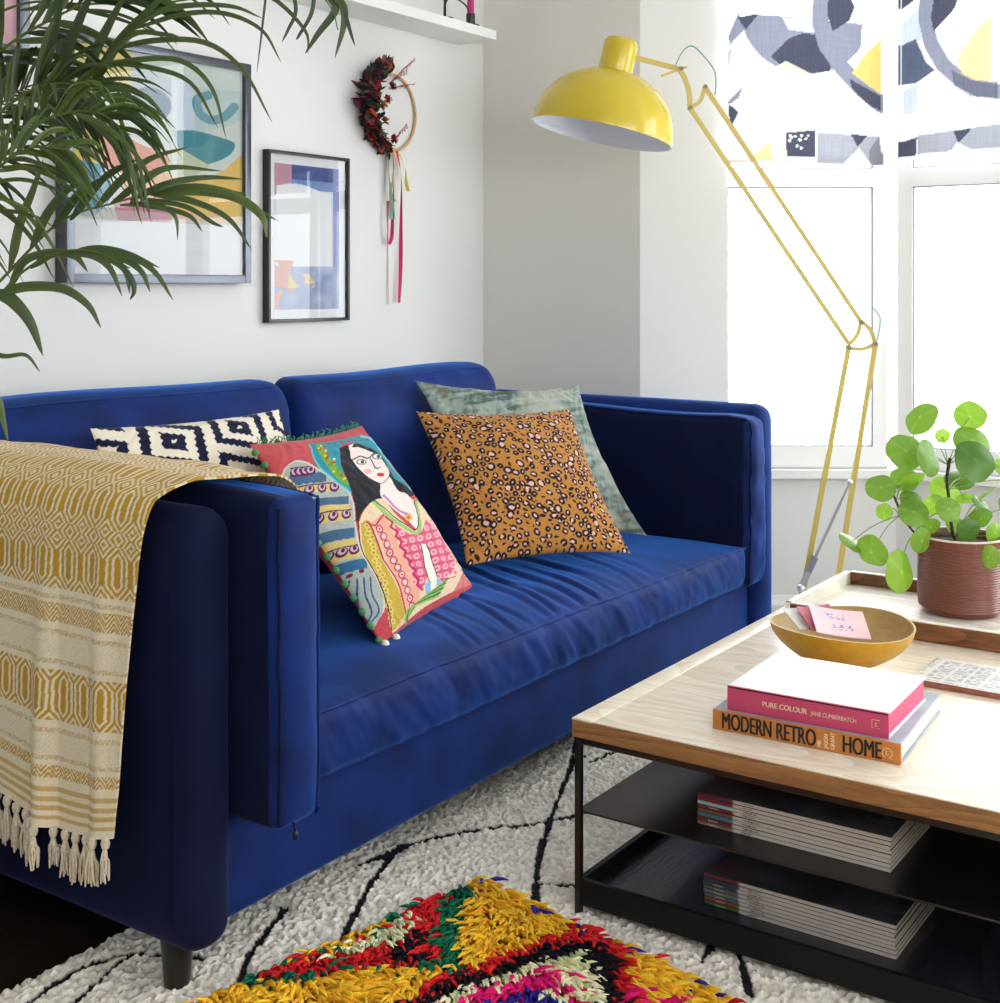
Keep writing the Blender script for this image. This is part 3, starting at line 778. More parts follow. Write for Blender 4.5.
o_, ep = pillow('botanical_cushion', (3.160, 2.074, .720), R_, .575, .565, .10, greenp, greenp, M['vc'], .13, 240, 8, .010, 'pale green brushed-pattern cushion tucked behind the leopard print cushion')
# ikat lumbar
def ikat(u, v):
    X = u*.54; Y = (1-v)*.36; ca, sa = math.cos(.27), math.sin(.27)
    x, y = X*ca-Y*sa, X*sa+Y*ca
    P_ = .186; Q_ = .142
    i = np.floor((x+.015)/P_); xx = ((x+.015)/P_-i-.5)*P_; off = (i % 2)*Q_*.5
    j = np.floor((y+off+.02)/Q_); yy = ((y+off+.02)/Q_-j-.5)*Q_
    saw = .004*np.abs((((x+y)*60) % 1)-.5)*2+.004*np.abs((((x-y)*60) % 1)-.5)*2
    D = np.maximum(np.abs(xx), np.abs(yy)*1.35)+saw
    dk = ((D > .010) & (D < .034)) | ((D > .060) & (D < .083))
    blk = lin((24, 28, 56)); wh = lin((230, 221, 202))
    return np.where(dk[:, None], blk, wh)
R_ = rotm(-.03, 1.22, -.0)
o_, ep = pillow('ikat_cushion', (2.035, 2.185, .752), rotm(-.02, 1.18, -.005), .55, .36, .13, ikat, ikat, M['vc'], .06, 300, 5, .006, 'cream oblong cushion with navy stepped squares, half hidden behind the throw')
# embroidered figure
cv = Cv(1000, 1000, (205, 76, 84))
PK, MG, CR_, GN, BK = (240, 150, 150), (196, 34, 96), (240, 228, 190), (150, 190, 90), (34, 34, 40)
cv.poly([(0, 0), (320, 60), (420, 250), (300, 520), (0, 520)], (204, 86, 92))
cv.poly([(180, 520), (330, 560), (600, 900), (520, 960), (300, 800)], (206, 50, 56))
# wing
wing = smooth([(185, 250), (190, 205), (225, 175), (270, 178), (320, 205), (400, 262), (465, 320), (480, 420), (500, 530), (560, 650), (598, 740), (590, 830), (545, 905), (470, 780), (400, 650), (320, 560), (260, 420), (200, 300)], 6)
cv.poly(wing, (176, 184, 176))
def clipwing(y): return y
wl = lambda y: np.interp(y, [175, 205, 300, 420, 560, 650, 780, 905], [225, 192, 200, 258, 320, 400, 470, 545])
wr_ = lambda y: np.interp(y, [175, 205, 262, 320, 420, 530, 650, 740, 905], [270, 320, 400, 462, 478, 498, 558, 596, 548])
for k, (y, c) in enumerate(((240, (74, 108, 140)), (285, (222, 200, 120)), (345, (74, 108, 140)), (372, (222, 200, 120)), (405, (222, 200, 120)), (475, (74, 108, 140)), (515, (222, 200, 120)), (560, (222, 200, 120)), (608, (60, 110, 150)))):
    xs_ = np.linspace(wl(y)+14, wr_(y)-10, 24); hgt = 20 if c[0] < 100 else 15
    top = [(x, y-hgt+2-(x-300)*.06) for x in xs_]; bot = [(x, y+hgt-(x-300)*.06+6*abs(math.sin((x-xs_[0])*.11))) for x in xs_[::-1]]
    cv.poly(top+bot, c)
for y in (208, 285, 400, 548):
    xs_ = np.linspace(wl(y)+38, wr_(y)-30, 4)
    cv.line([(x, y-14-(x-300)*.08) for x in np.linspace(wl(y)+20, wr_(y)-10, 5)], 5, (98, 30, 92))
    for x in xs_:
        cv.ell(x, y+4-(x-300)*.08, 20, 19, (98, 30, 92)); cv.ell(x, y+0-(x-300)*.08, 14, 13, (214, 186, 190)); cv.ell(x+2, y-3-(x-300)*.08, 7, 9, (98, 30, 92))
for x in (435, 472, 508): cv.ell(x, 636-(x-470)*.25, 9, 8, (130, 30, 70))
for k in range(6):
    x = 430+k*22; cv.line(smooth([(x, 655), (x+12, 730), (x+40, 800), (545-k*3, 860)], 5), 6, (52, 92, 140))
cv.line(wing, 7, (214, 214, 200)); 
# shawl of leaves
shawl = smooth([(290, 90), (330, 85), (420, 75), (500, 62), (560, 90), (610, 150), (680, 240), (735, 300), (640, 250), (560, 140), (470, 95), (415, 110), (430, 180), (450, 230), (465, 300), (400, 255), (345, 215), (305, 160)], 6)
cv.poly(shawl, (40, 150, 170))
cv.line(smooth([(330, 110), (355, 160), (400, 220), (445, 260)], 6), 34, (120, 170, 60))
for k in range(46):
    t = random.random(); x = 330+115*t+random.uniform(-16, 16); y = 105+150*t**.9+random.uniform(-14, 14)
    cv.ell(x, y, 6, 5, random.choice([(220, 210, 70), (200, 40, 50), (60, 160, 90), (230, 220, 160)]))
for k in range(12): cv.ell(345+k*26, 96-k*2.2, 5, 5, (196, 50, 60))
cv.line(smooth([(292, 92), (305, 160), (345, 215), (400, 258), (462, 305)], 6), 7, (90, 200, 210)); cv.line(smooth([(500, 66), (560, 92), (610, 150), (680, 240), (730, 300)], 6), 9, (130, 205, 205))
# hair and face
cv.poly(smooth([(415, 115), (470, 98), (540, 120), (600, 170), (650, 250), (730, 300), (700, 320), (640, 300), (600, 330), (560, 345), (510, 385), (490, 430), (478, 340), (450, 260), (420, 190)], 6), BK)
cv.poly(smooth([(590, 255), (625, 240), (660, 290), (700, 310), (735, 345), (735, 450), (700, 420), (640, 370), (590, 325), (585, 290)], 6), (244, 232, 224))
face = smooth([(455, 110), (500, 115), (550, 135), (590, 165), (618, 205), (622, 235), (600, 262), (570, 258), (530, 235), (495, 200), (468, 160)], 6)
cv.poly(face, (244, 230, 222)); cv.line(face, 3, BK); cv.poly([(450, 105), (470, 98), (462, 130)], (244, 230, 222))
cv.line(smooth([(472, 165), (505, 150), (535, 160), (560, 140), (585, 148)], 5), 5, BK)
for (x, y) in ((510, 175), (572, 155)):
    cv.ell(x, y, 20, 12, BK, .1); cv.ell(x, y, 16, 9, (244, 240, 236), .1); cv.ell(x+3, y, 7, 8, (50, 90, 80))
cv.line([(545, 160), (562, 200), (574, 206), (582, 200)], 4, BK)
cv.ell(535, 215, 15, 11, (240, 180, 170)); cv.ell(588, 229, 14, 7, (206, 30, 40), .2)
# dress
dress = smooth([(495, 430), (520, 375), (560, 335), (600, 335), (650, 395), (735, 465), (745, 380), (720, 330), (760, 340), (830, 420), (900, 520), (960, 630), (975, 680), (900, 715), (800, 770), (720, 830), (640, 885), (620, 800), (590, 680), (530, 590), (500, 500)], 6)
cv.poly(dress, (240, 214, 176))
cv.poly(smooth([(505, 430), (540, 420), (570, 520), (620, 640), (680, 760), (690, 820), (640, 880), (625, 800), (590, 680), (535, 590), (508, 510)], 5), (206, 176, 66))
for k in range(26):
    t = k/25; x = 528+110*t+7*math.sin(k*2.6); y = 440+400*t; cv.ell(x, y, 12, 10, (232, 210, 120)); cv.ell(x, y, 6, 5, (190, 150, 50))
cv.poly(smooth([(545, 430), (600, 395), (640, 480), (720, 640), (760, 720), (740, 780), (700, 815), (650, 680), (585, 520)], 5), (238, 176, 150))
for k in range(11):
    t = k/10; x = 578+150*t; y = 455+320*t; cv.ell(x, y, 15, 18, MG); cv.ell(x, y, 10, 12, (244, 206, 196)); 
    if k % 3 == 0: cv.ell(x, y, 4, 5, MG)
cv.line(smooth([(527, 425), (560, 440), (585, 410), (600, 392)], 5), 7, MG); cv.line(smooth([(535, 425), (590, 560), (660, 700), (700, 815)], 6), 7, MG)
cv.poly(smooth([(640, 430), (700, 470), (745, 470), (790, 400), (850, 470), (890, 560), (880, 640), (830, 680), (790, 640), (760, 700), (700, 600), (660, 500)], 5), (232, 104, 132))
for r_ in range(7):
    for q_ in range(6):
        x = 672+q_*34+r_*9; y = 470+r_*34-q_*7; 
        cv.ell(x, y, 12, 12, (246, 196, 204)); cv.ell(x, y, 6, 6, (232, 104, 132))
    cv.line([(668+r_*12, 486+r_*34), (860+r_*6, 452+r_*34)], 4, (214, 60, 110))
zig = [(615+i*9.5+(10 if i % 2 else -8), 405+i*20) for i in range(16)]; cv.line(zig, 10, MG)
cv.line(smooth([(785, 400), (850, 470), (900, 560), (925, 640), (890, 690)], 6), 26, (246, 214, 190))
for k in range(14):
    t = k/13; cv.ell(800+130*t, 415+230*t, 4, 5, (232, 120, 120))
cv.line(smooth([(560, 340), (600, 385), (660, 430), (735, 470), (745, 400), (738, 330)], 6), 14, (160, 200, 110)); cv.line(smooth([(560, 330), (610, 378), (665, 420), (730, 455), (738, 395), (735, 330)], 6), 4, BK)
for k in range(14):
    t = k/13; cv.ell(600+105*t, 318+75*t+10*math.sin(t*3), 7, 6, (196, 130, 190))
cv.ell(700, 405, 16, 15, (240, 180, 90)); cv.ell(700, 405, 6, 6, (200, 90, 60))
# arm, cuffs, leaves
cv.poly(smooth([(752, 515), (775, 520), (800, 590), (825, 660), (820, 700), (800, 690), (770, 610)], 5), (246, 240, 226)); cv.line(smooth([(752, 515), (770, 610), (800, 690)], 5), 4, BK); cv.line(smooth([(775, 520), (800, 590), (828, 670)], 5), 4, BK)
cv.poly([(775, 680), (800, 670), (805, 720), (785, 725)], (140, 190, 220)); cv.poly([(822, 650), (842, 670), (840, 700), (824, 690)], (150, 190, 220))
for k in range(8):
    cv.line(smooth([(870-k*4, 660+k*10), (830-k*16, 700+k*12), (770-k*10, 745+k*11), (715, 800+k*6)], 5), 8, GN if k % 2 else (60, 120, 60))
cv.line(smooth([(495, 430), (505, 530), (560, 640), (610, 760), (640, 885)], 6), 5, BK); cv.line(smooth([(480, 420), (495, 400), (530, 355), (575, 325)], 5), 4, BK)
cv.poly([(930, 620), (985, 685), (900, 720)], (214, 96, 104), .8)
cv.poly([(598, 800), (640, 880), (600, 930), (540, 935), (560, 880)], (200, 74, 84))
src = [(0, 0), (1, 0), (1, 1), (0, 1)]; dst = [((238-240)*4.167, (438-420)*4.167), ((350-240)*4.167, (426-420)*4.167), ((476-240)*4.167, (588-420)*4.167), ((385-240)*4.167, (644-420)*4.167)]
Hm = homog(src, dst)
o_, ep = pillow('folk_art_cushion', (2.352, 1.992, .658), rotm(.28, .90, -.035), .560, .522, .125, Mapped(cv), flat((196, 70, 76)), M['vc'], .055, 520, 6, .005, 'embroidered cushion showing a black-haired woman in a pink dress, with green pompom trim')
M['pompom'] = mat('green_pompom', (70, 140, 84), .95, noise=200)
g = []
def ball(p, r, n=8):
    return lathe([(0, -r), (r*.7, -r*.7), (r, 0), (r*.7, r*.7), (0, r)], p, n)
for k in range(15):
    t = -.93+k*.133; p = ep(-1, t); g.append(ball(p+np.array([-.004, -.006, -.003]), .0085)); g.append(tube([p, p+np.array([-.004, -.006, -.003])], .002, 5))
obj('pompom_trim', g, M['pompom'], o_)
g = []
for k in range(70):
    t = -.9+k*.0265; p = ep(t, 1) ; q = p+np.array([random.uniform(-.012, .012), random.uniform(-.01, .01), random.uniform(.006, .02)])
    g.append(tube(smooth([p, (p+q)/2+np.array([.004, 0, .004]), q], 3), .0013, 4))
obj('loop_fringe', g, M['pompom'], o_)
M['bead'] = mat('pale_bead', (226, 222, 200), .4)
for q_, r_ in ((ep(-1, -1)+np.array([.0, -.008, .004]), .010), (ep(-.86, -1)+np.array([.01, -.012, .004]), .009), (ep(1, -1)+np.array([.004, -.006, .0]), .008)): obj('corner_bead', ball(q_, r_), M['bead'], o_)
#@@TABLE
# ================================================================== COFFEE TABLE
TX0, TX1, TY0, TY1, TT = 2.125, 3.50, .20, 1.300, .395
table = thing('coffee_table', ((TX0+TX1)/2, (TY0+TY1)/2, 0), 'low oak-topped coffee table with thin black steel frame and two dark shelves', 'coffee table')
BM = M['black_metal']
bw = .045
obj('tabletop', [box((TX0, TY0, TT-.036), (TX1, TY1, TT-.0015), .002)], M['oak_edge'], table)
obj('border', [box((TX0, TY1-bw, TT-.004), (TX1, TY1, TT), .0008), box((TX0, TY0, TT-.004), (TX1, TY0+bw, TT), .0008),
               box((TX0+.0005, TY0+bw, TT-.004), (TX0+.006, TY1-bw, TT), .0008), box((TX1-.006, TY0+bw, TT-.004), (TX1, TY1-bw, TT), .0008)], M['oak'], table)
obj('top_panel', box((TX0+.0065, TY0+bw+.0012, TT-.004), (TX1-.0065, TY1-bw-.0012, TT-.0003), .0006), M['oak'], table)
lw = .0125
for x in (TX0+.004, TX1-.004-lw):
    for y in (TY0+.004, TY1-.004-lw):
        obj('leg', box((x, y, .016), (x+lw, y+lw, TT-.036), .001), BM, table)
z0, z1 = TT-.0485, TT-.036
obj('top_frame', [box((TX0+.004+lw, y, z0), (TX1-.004-lw, y+lw, z1), .001) for y in (TY0+.004, TY1-.004-lw)]+[box((x, TY0+.004+lw, z0), (x+lw, TY1-.004-lw, z1), .001) for x in (TX0+.004, TX1-.004-lw)], BM, table)
M['shelf'] = mat('satin_black_sheet', (15, 15, 19), .28, spec=.8)
obj('shelf', box((TX0+.008, TY0+.008, .2155), (TX1-.008, TY1-.008, .2195), .0008), M['shelf'], table)
M['tray_in'] = wood('black_stained_oak', (18, 18, 24), (44, 44, 58), 'X', 9, .26, .2, spec=.9)
tr = obj('lower_tray', [box((TX0+.018, TY0+.018, .052), (TX1-.018, TY1-.018, .060), .001)], M['tray_in'], table)
obj('rim', [box((TX0+.006, TY0+.018, .040), (TX0+.018, TY1-.018, .088), .001), box((TX1-.018, TY0+.018, .040), (TX1-.006, TY1-.018, .088), .001),
            box((TX0+.006, TY0+.006, .040), (TX1-.006, TY0+.018, .088), .001), box((TX0+.006, TY1-.018, .040), (TX1-.006, TY1-.006, .088), .001)], mat('matt_black_rim', (9, 9, 11), .6, spec=.3), tr)
# ------------------------------------------------------------------ magazines
def mag(name, x, y0, y1, z, th, c1, c2, cover, dep, label, grp, rot=0, spinecol=(206, 196, 184)):
    t = thing(name, (x+dep/2, (y0+y1)/2, z), label, 'magazine', grp)
    c = np.array([x+dep/2, (y0+y1)/2, 0]); ca, sa = math.cos(rot), math.sin(rot)
    def R(g):
        V, F, K = g; V = V.copy()-c; W_ = V.copy(); W_[:, 0] = V[:, 0]*ca-V[:, 1]*sa; W_[:, 1] = V[:, 0]*sa+V[:, 1]*ca
        return W_+c, F, K
    L = y1-y0
    # spine sheet: coloured title block at the far (left) end, then pale
    def sp(u, v):
        k = np.tile(lin(spinecol), (len(u), 1)); k[u < .195] = lin(c1); m = (u < .195) & (v < .25); k[m] = lin(c2)
        k[(v > .93)] *= .55
        return k
    g = quadgrid((x, y1, z+.0003), (0, -L, 0), (0, 0, th-.0006), 60, 6, sp)
    obj('spine', R(g), M['vcp'], t, smooth_=False)
    def cp(u, v):
        n = fbm(u*7+seedc, v*5, 4, 4); k = lin(cover)*(.2+2.2*n**1.5)[:, None]  # mottling paints greyish reflections into the cover colour
        m = (u < .22) & (v > .1) & (v < .8) & (vn(u*60, v*18, seedc) > .5); k[m] = k[m]*.4+lin(c1)*.5
        m = (u > .82) & (v > .2) & (v < .75) & (vn(u*70, v*16, seedc+3) > .52); k[m] = lin((92, 92, 96))
        return k
    seedc = int(z*1000)
    g = quadgrid((x, y1, z+th-.0003), (0, -L, 0), (dep, 0, 0), 60, 50, cp)
    V, F, K = g; g2 = quadgrid((x, y1, z+.0003), (0, -L, 0), (dep, 0, 0), 8, 6, lambda u, v: np.tile(lin(cover), (len(u), 1)))
    obj('cover', R(merge([(V, [q[::-1] for q in F], K), g2])), M['vcg'], t, smooth_=False)
    obj('page_block', R(rbox((x+.0004, y0+.0001, z+.0004), (x+dep-.0001, y1-.0003, z+th-.0004), .0002, 1)), M['pages'], t)
    return t
M['pages'] = mat('paper_edges', (196, 186, 168), .85, noise=60, vary=.15, stretch=(1, 1, 30))
M['ink'] = mat('black_ink', (24, 24, 26), .6); M['inkw'] = mat('cream_ink', (226, 190, 170), .6)
upper = [((118, 92, 78), (150, 130, 110)), ((128, 28, 34), (96, 70, 66)), ((74, 120, 132), (70, 110, 120)), ((104, 84, 74), (92, 70, 60)), ((132, 34, 34), (132, 34, 34)), ((140, 204, 210), (150, 214, 220)), ((132, 32, 38), (132, 32, 38)), ((96, 26, 34), (60, 60, 96))]
uw = ['brown-ended', 'dark red-ended', 'teal-ended', 'taupe-ended', 'brick red-ended', 'pale turquoise-ended', 'crimson-ended', 'plum-ended']
lower = [((70, 110, 48), (40, 70, 34)), ((150, 74, 56), (110, 60, 50)), ((84, 100, 108), (84, 100, 108)), ((120, 122, 112), (110, 112, 104)), ((84, 104, 96), (84, 104, 96)), ((66, 74, 84), (66, 74, 84)), ((60, 66, 84), (60, 66, 84)), ((120, 40, 44), (90, 50, 50))]
lw_ = ['green-ended', 'orange-red-ended', 'slate blue-ended', 'stone grey-ended', 'sage-ended', 'charcoal-ended', 'blue-grey-ended', 'dull red-ended']
pos = ['bottom of', 'second from bottom of', 'third from bottom of', 'fourth from bottom of', 'fourth from top of', 'third from top of', 'second from top of', 'top of']
dates = ['JUNE 2015', 'FEBRUARY 2015', 'OCTOBER 2014', 'NOVEMBER 2014', 'MARCH 2015', 'JANUARY 2015', 'APRIL 2015', 'JULY 2014']
for (stack, words, zb, base, where, grp) in ((upper, uw, .2202, .0072, 'the stack on the middle shelf', 'magazines on the middle shelf'), (lower, lw_, .0605, .0072, 'the stack on the lowest shelf', 'magazines on the lowest shelf')):
    z = zb
    for i, (c1, c2) in enumerate(stack):
        th = base+random.uniform(-.0006, .0006); jx = random.uniform(-.0015, .0015); jy = random.uniform(-.002, .002)
        x = (2.203 if zb > .1 else 2.229)+jx; ya, yb = .713+jy, 1.074+jy
        t = mag('magazine', x, ya, yb, z, th, c1, c2, (58, 60, 68) if i == 7 else (70, 70, 76), .225, '%s magazine at the %s %s' % (words[i], pos[i].replace(' of', '')+' of', where), grp, .0 if i < 6 else .006)
        if zb > .1 or i < 7:
            text('issue_date', dates[i], .0040, M['ink'], t, (x-.0004, yb-.088-.004*(i % 2), z+.0022), (0, -1, 0), (0, 0, 1), 1.05, .0002)
            if c1[0] > 110 or zb < .1:
                text('title_lettering', 'Interiors', .0050, M['inkw'], t, (x-.0004, yb-.022, z+.0020), (0, -1, 0), (0, 0, 1), 1.1, .0002)
        z += th+.0003
# ------------------------------------------------------------------ books
def book(name, P, ex, ey, dep, L, z, th, cov, spine, page, label, ct=.0028, r=.001):
    # P: near-left spine corner; ex along the spine, ey into the table
    t = thing(name, (P[0], P[1], z), label, 'book', 'books stacked on the coffee table')
    ex = np.array(ex, float); ey = np.array(ey, float)
    def bx(a0, a1, b0, b1, z0, z1):
        V, F, K = rbox((a0, b0, z0), (a1, b1, z1), r, 1)
        W_ = np.array([P[0], P[1], 0])+V[:, :1]*ex+V[:, 1:2]*ey+V[:, 2:3]*UP
        return W_, [q[::-1] for q in F], None
    obj('cover', [bx(0, L, .001, dep, z, z+ct), bx(0, L, .001, dep, z+th-ct, z+th)], cov, t)
    obj('spine', bx(0, L, -.003, .003, z, z+th), spine, t)
    obj('page_block', bx(.004, L-.004, .003, dep-.004, z+ct, z+th-ct), page, t)
    return t
d1 = np.array([2.236-2.224, .705-1.052, 0]); L1 = np.linalg.norm(d1); d1 /= L1; e_1 = np.array([-d1[1], d1[0], 0])
d1b = d1; e_1 = np.array([.9955, .075, 0])
M['b_orange'] = mat('orange_cloth_board', (196, 122, 50), .55, noise=90, vary=.08); M['b_grey'] = mat('grey_photo_cover', (150, 160, 172), .3, noise=9, vary=.4)
M['b_pink'] = mat('pink_board', (206, 74, 112), .5); M['b_white'] = mat('white_gloss_cover', (244, 246, 250), .25); M['b_pinkp'] = mat('pink_page_edges', (216, 96, 128), .7)
M['b_page'] = mat('white_page_edges', (226, 224, 214), .8, noise=50, vary=.1, stretch=(1, 1, 40))
z = TT+.0005
bk = book('hardback_book', (2.224, 1.052), d1, e_1, .322, L1, z, .0355, M['b_grey'], M['b_orange'], M['b_page'], 'thick hardback with orange spine reading MODERN RETRO HOME, lower of the two books')
sp0 = np.array([2.224, 1.052, z])-e_1*.0032; up = UP
M['b_black'] = mat('black_spine_letters', (22, 20, 20), .5); M['b_cream'] = mat('cream_spine_letters', (240, 214, 180), .5)
text('spine_lettering', 'MODERN', .0425, M['b_black'], bk, sp0+d1*.017+up*.0040, d1, up, .545, .0003, font_bold=.00008)
text('spine_lettering', 'RETRO', .0425, M['b_black'], bk, sp0+d1*.122+up*.0040, d1, up, .565, .0003, font_bold=.00008)
text('spine_lettering', 'HOME', .0425, M['b_black'], bk, sp0+d1*.244+up*.0040, d1, up, .58, .0003, font_bold=.00008)
for k, wd in enumerate(('MR', 'JASON', 'GRANT')):
    text('author_lettering', wd, .0102, M['b_cream'], bk, sp0+d1*(.207+.0122*k)+up*.004, up, -d1, .85, .0003, font_bold=.0001)
ring = [sp0+d1*(.324+.0085*math.cos(a))+up*(.0165+.0085*math.sin(a)) for a in np.linspace(-1.2, 4.3, 22)]
obj('publisher_mark', [tube(ring, .0006, 4), tube([sp0+d1*.328+up*.008, sp0+d1*.334+up*.0065], .0006, 4), tube([sp0+d1*.322+up*.0125, sp0+d1*.322+up*.0215], .0006, 4), tube([sp0+d1*(.324+0)+up*.0195+d1*.0, sp0+d1*.327+up*.0195], .0006, 4), tube([sp0+d1*.3225+up*.014, sp0+d1*.327+up*.014], .0006, 4)], M['b_cream'], bk)
z2 = z+.0358
d2 = np.array([2.249-2.238, .730-1.029, 0]); L2 = np.linalg.norm(d2); d2 /= L2; e_2 = np.array([.9990, .040, 0])
pk = book('hardback_book', (2.238, 1.029), d2, e_2, .250, L2, z2, .0445, M['b_white'], M['b_pink'], M['b_pinkp'], 'white-covered hardback with pink spine reading PURE COLOUR, on top of the orange-spined book')
sp1 = np.array([2.238, 1.029, z2])-e_2*.0032
text('spine_lettering', 'PURE COLOUR', .0135, M['b_cream'], pk, sp1+d2*.068+up*.018, d2, up, .93, .0003, font_bold=.00015)
text('author_lettering', 'JANE CUMBERBATCH', .0108, M['b_cream'], pk, sp1+d2*.160+up*.018, d2, up, .80, .0003)
q = sp1+d2*.270+up*.0155
obj('publisher_mark', [tube([q+d2*.014, q, q+up*.014, q+up*.014+d2*.014], .0006, 4), tube([q+d2*.0045+up*.0035, q+d2*.0105+up*.0035], .0006, 4), tube([q+d2*.0065+up*.0035, q+d2*.0065+up*.010], .0006, 4), tube([q+d2*.0065+up*.007, q+d2*.0095+up*.010], .0006, 4)], M['b_cream'], pk)
obj('cover_edge', bar(sp1+up*.0425+d2*.002, sp1+up*.0425+d2*(L2-.002), .0012, .002), M['b_black'], pk)
# ------------------------------------------------------------------ tile
def tilep(u, v):
    n = fbm(u*14, v*14, 3, 3); k = np.tile(lin((228, 226, 222)), (len(u), 1))*(.9+.15*n)[:, None]
    m = (u > .12) & (u < .92) & (v > .10) & (v < .9); x = (u-.12)/.8*2; y = (v-.10)/.8*2
    xf = np.abs((x % 1)-.5)*2; yf = np.abs((y % 1)-.5)*2; r = np.hypot((x % 1)-.5, (y % 1)-.5)
    pat = ((xf < .10) | (yf < .10) | (np.abs(xf-yf) < .1) | ((r > .30) & (r < .37)) | (xf > .93) | (yf > .93))
    blue = np.where((n > .5)[:, None], lin((120, 136, 160)), lin((140, 128, 126)))
    sel = m & ~pat; k[sel] = k[sel]*.35+blue[sel]*.65
    s2 = ((u < .09) | (v < .06)) & (vn(u*40, v*40, 3) > .5); k[s2] = k[s2]*.6
    return k
u_ = np.array([.185, -.006, 0]); v_ = np.array([-.004, -.19, 0]); p0 = np.array([2.700, .832, TT+.0005])
tl = thing('ceramic_tile', p0+u_/2+v_/2, 'weathered terracotta tile with grey-blue geometric pattern lying in front of the tray', 'tile')
V, F, K = quadgrid(p0+UP*.0125, v_, u_, 120, 120, lambda a, b: tilep(b, a))
obj('glazed_face', (V, F, K), M['vcg'], tl, smooth_=False)
def tdf(V, h):
    V = V.copy(); e = (np.maximum(np.abs(V[:, 0])/h[0], np.abs(V[:, 1])/h[1]) > .97)
    nz = fbm(V[:, 0]*120+V[:, 1]*90, V[:, 2]*200, 2)-.5
    V[:, 0] += e*nz*.004*np.sign(V[:, 0]); V[:, 1] += e*nz*.004*np.sign(V[:, 1]); return V
M['terracotta'] = mat('terracotta_body', (150, 92, 74), .9, noise=90, vary=.35, bump=(150, .5, .002))
obj('clay_body', rbox((p0[0], p0[1]-.19, TT+.0005), (p0[0]+.182, p0[1]-.002, TT+.0122), .001, .004, tdf), M['terracotta'], tl)
# ------------------------------------------------------------------ wooden tray at the far end of the table
M['tray_wood'] = wood('aged_tray_wood', (84, 48, 26), (138, 88, 50), 'Y', 10, .5, .25); M['tray_floor'] = wood('limed_tray_floor', (190, 176, 158), (232, 226, 214), 'Y', 6, .35, .15)
ax0, ax1, ay0, ay1, az = 3.040, 3.480, .36, 1.245, TT+.0008
ty_ = thing('serving_tray', ((ax0+ax1)/2, (ay0+ay1)/2, az), 'long wooden tray with low brown sides holding the potted plant', 'tray')
obj('tray_floor', box((ax0+.012, ay0+.012, az), (ax1-.012, ay1-.012, az+.010), .001), M['tray_floor'], ty_)
obj('side', box((ax0, ay0+.012, az), (ax0+.013, ay1-.012, az+.042), .002), M['tray_wood'], ty_)
# far side has a slot handle near its left end
y1h, y0h = 1.185, 1.075
obj('side', box((ax1-.013, ay0+.012, az), (ax1, ay1-.012, az+.042), .002), M['tray_wood'], ty_)
def tray_end(y):
    return [box((ax0, y, az), (ax1, y+.013, az+.018), .001), box((ax0, y, az+.018), (ax0+.14, y+.013, az+.046), .002), box((ax1-.14, y, az+.018), (ax1, y+.013, az+.046), .002), box((ax0+.13, y, az+.036), (ax1-.13, y+.013, az+.046), .002)]
M['tray_overlit'] = mat('overlit_tray_wood', (236, 230, 218), .5, noise=20, vary=.1)  # tray wood whitened in colour where daylight blows it out
obj('side', box((ax0, ay0, az), (ax1, ay0+.013, az+.043), .002), M['tray_wood'], ty_)
obj('side', box((ax0, ay1-.013, az), (ax1, ay1, az+.043), .002), M['tray_overlit'], ty_)
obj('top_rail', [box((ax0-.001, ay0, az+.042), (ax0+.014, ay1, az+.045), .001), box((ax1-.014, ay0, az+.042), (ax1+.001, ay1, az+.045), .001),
                 box((ax0, ay0-.001, az+.042), (ax1, ay0+.014, az+.045), .001), box((ax0, ay1-.014, az+.042), (ax1, ay1+.001, az+.045), .001)], M['tray_overlit'], ty_)
# ------------------------------------------------------------------ bowl with cards
M['bowl_out'] = mat('mustard_glaze', (196, 148, 16), .38, noise=60, vary=.10, bump=(300, .1, .0006)); M['bowl_in'] = mat('bamboo_inside', (186, 156, 98), .45, noise=30, vary=.12, stretch=(1, 1, 6))
bc = np.array([2.746, .995, TT+.0006])
bowl = thing('bowl', bc, 'wide mustard yellow bowl with bamboo-coloured inside, holding folded pink leaflets', 'bowl')
R0 = .154; outp = [(0, 0), (.040, 0), (.046, .003), (.085, .018), (.122, .043), (.146, .070), (R0, .092)]; inp = [(R0-.005, .0925), (.139, .068), (.114, .043), (.078, .020), (.040, .010), (0, .008)]
oo = smooth(outp, 4); ii = smooth(inp, 4)
def bowlwarp(g):
    V, F, K = g; V = V.copy(); a = np.arctan2(V[:, 1]-bc[1], V[:, 0]-bc[0]); V[:, 2] += np.clip((V[:, 2]-bc[2])/.09, 0, 1)*.005*np.cos(2*a+.6); return V, F, K
obj('outer_shell', bowlwarp(lathe([tuple(p) for p in oo], bc, 72)), M['bowl_out'], bowl)
obj('inner_surface', bowlwarp(lathe([tuple(p) for p in np.vstack([oo[-1:], ii])], bc, 72)), M['bowl_in'], bowl)
def cardp(c):
    def f(u, v):
        k = np.tile(lin(c), (len(u), 1))*(.9+.2*fbm(u*5, v*5, 3))[:, None]
        for cx, cy in ((.55, .68), (.45, .30)):
            m = (np.abs(u-cx) < .17) & (np.abs(v-cy) < .10) & (vn(u*38, v*30, 6) > .58); k[m] = lin((140, 150, 190))
        return k
    return f
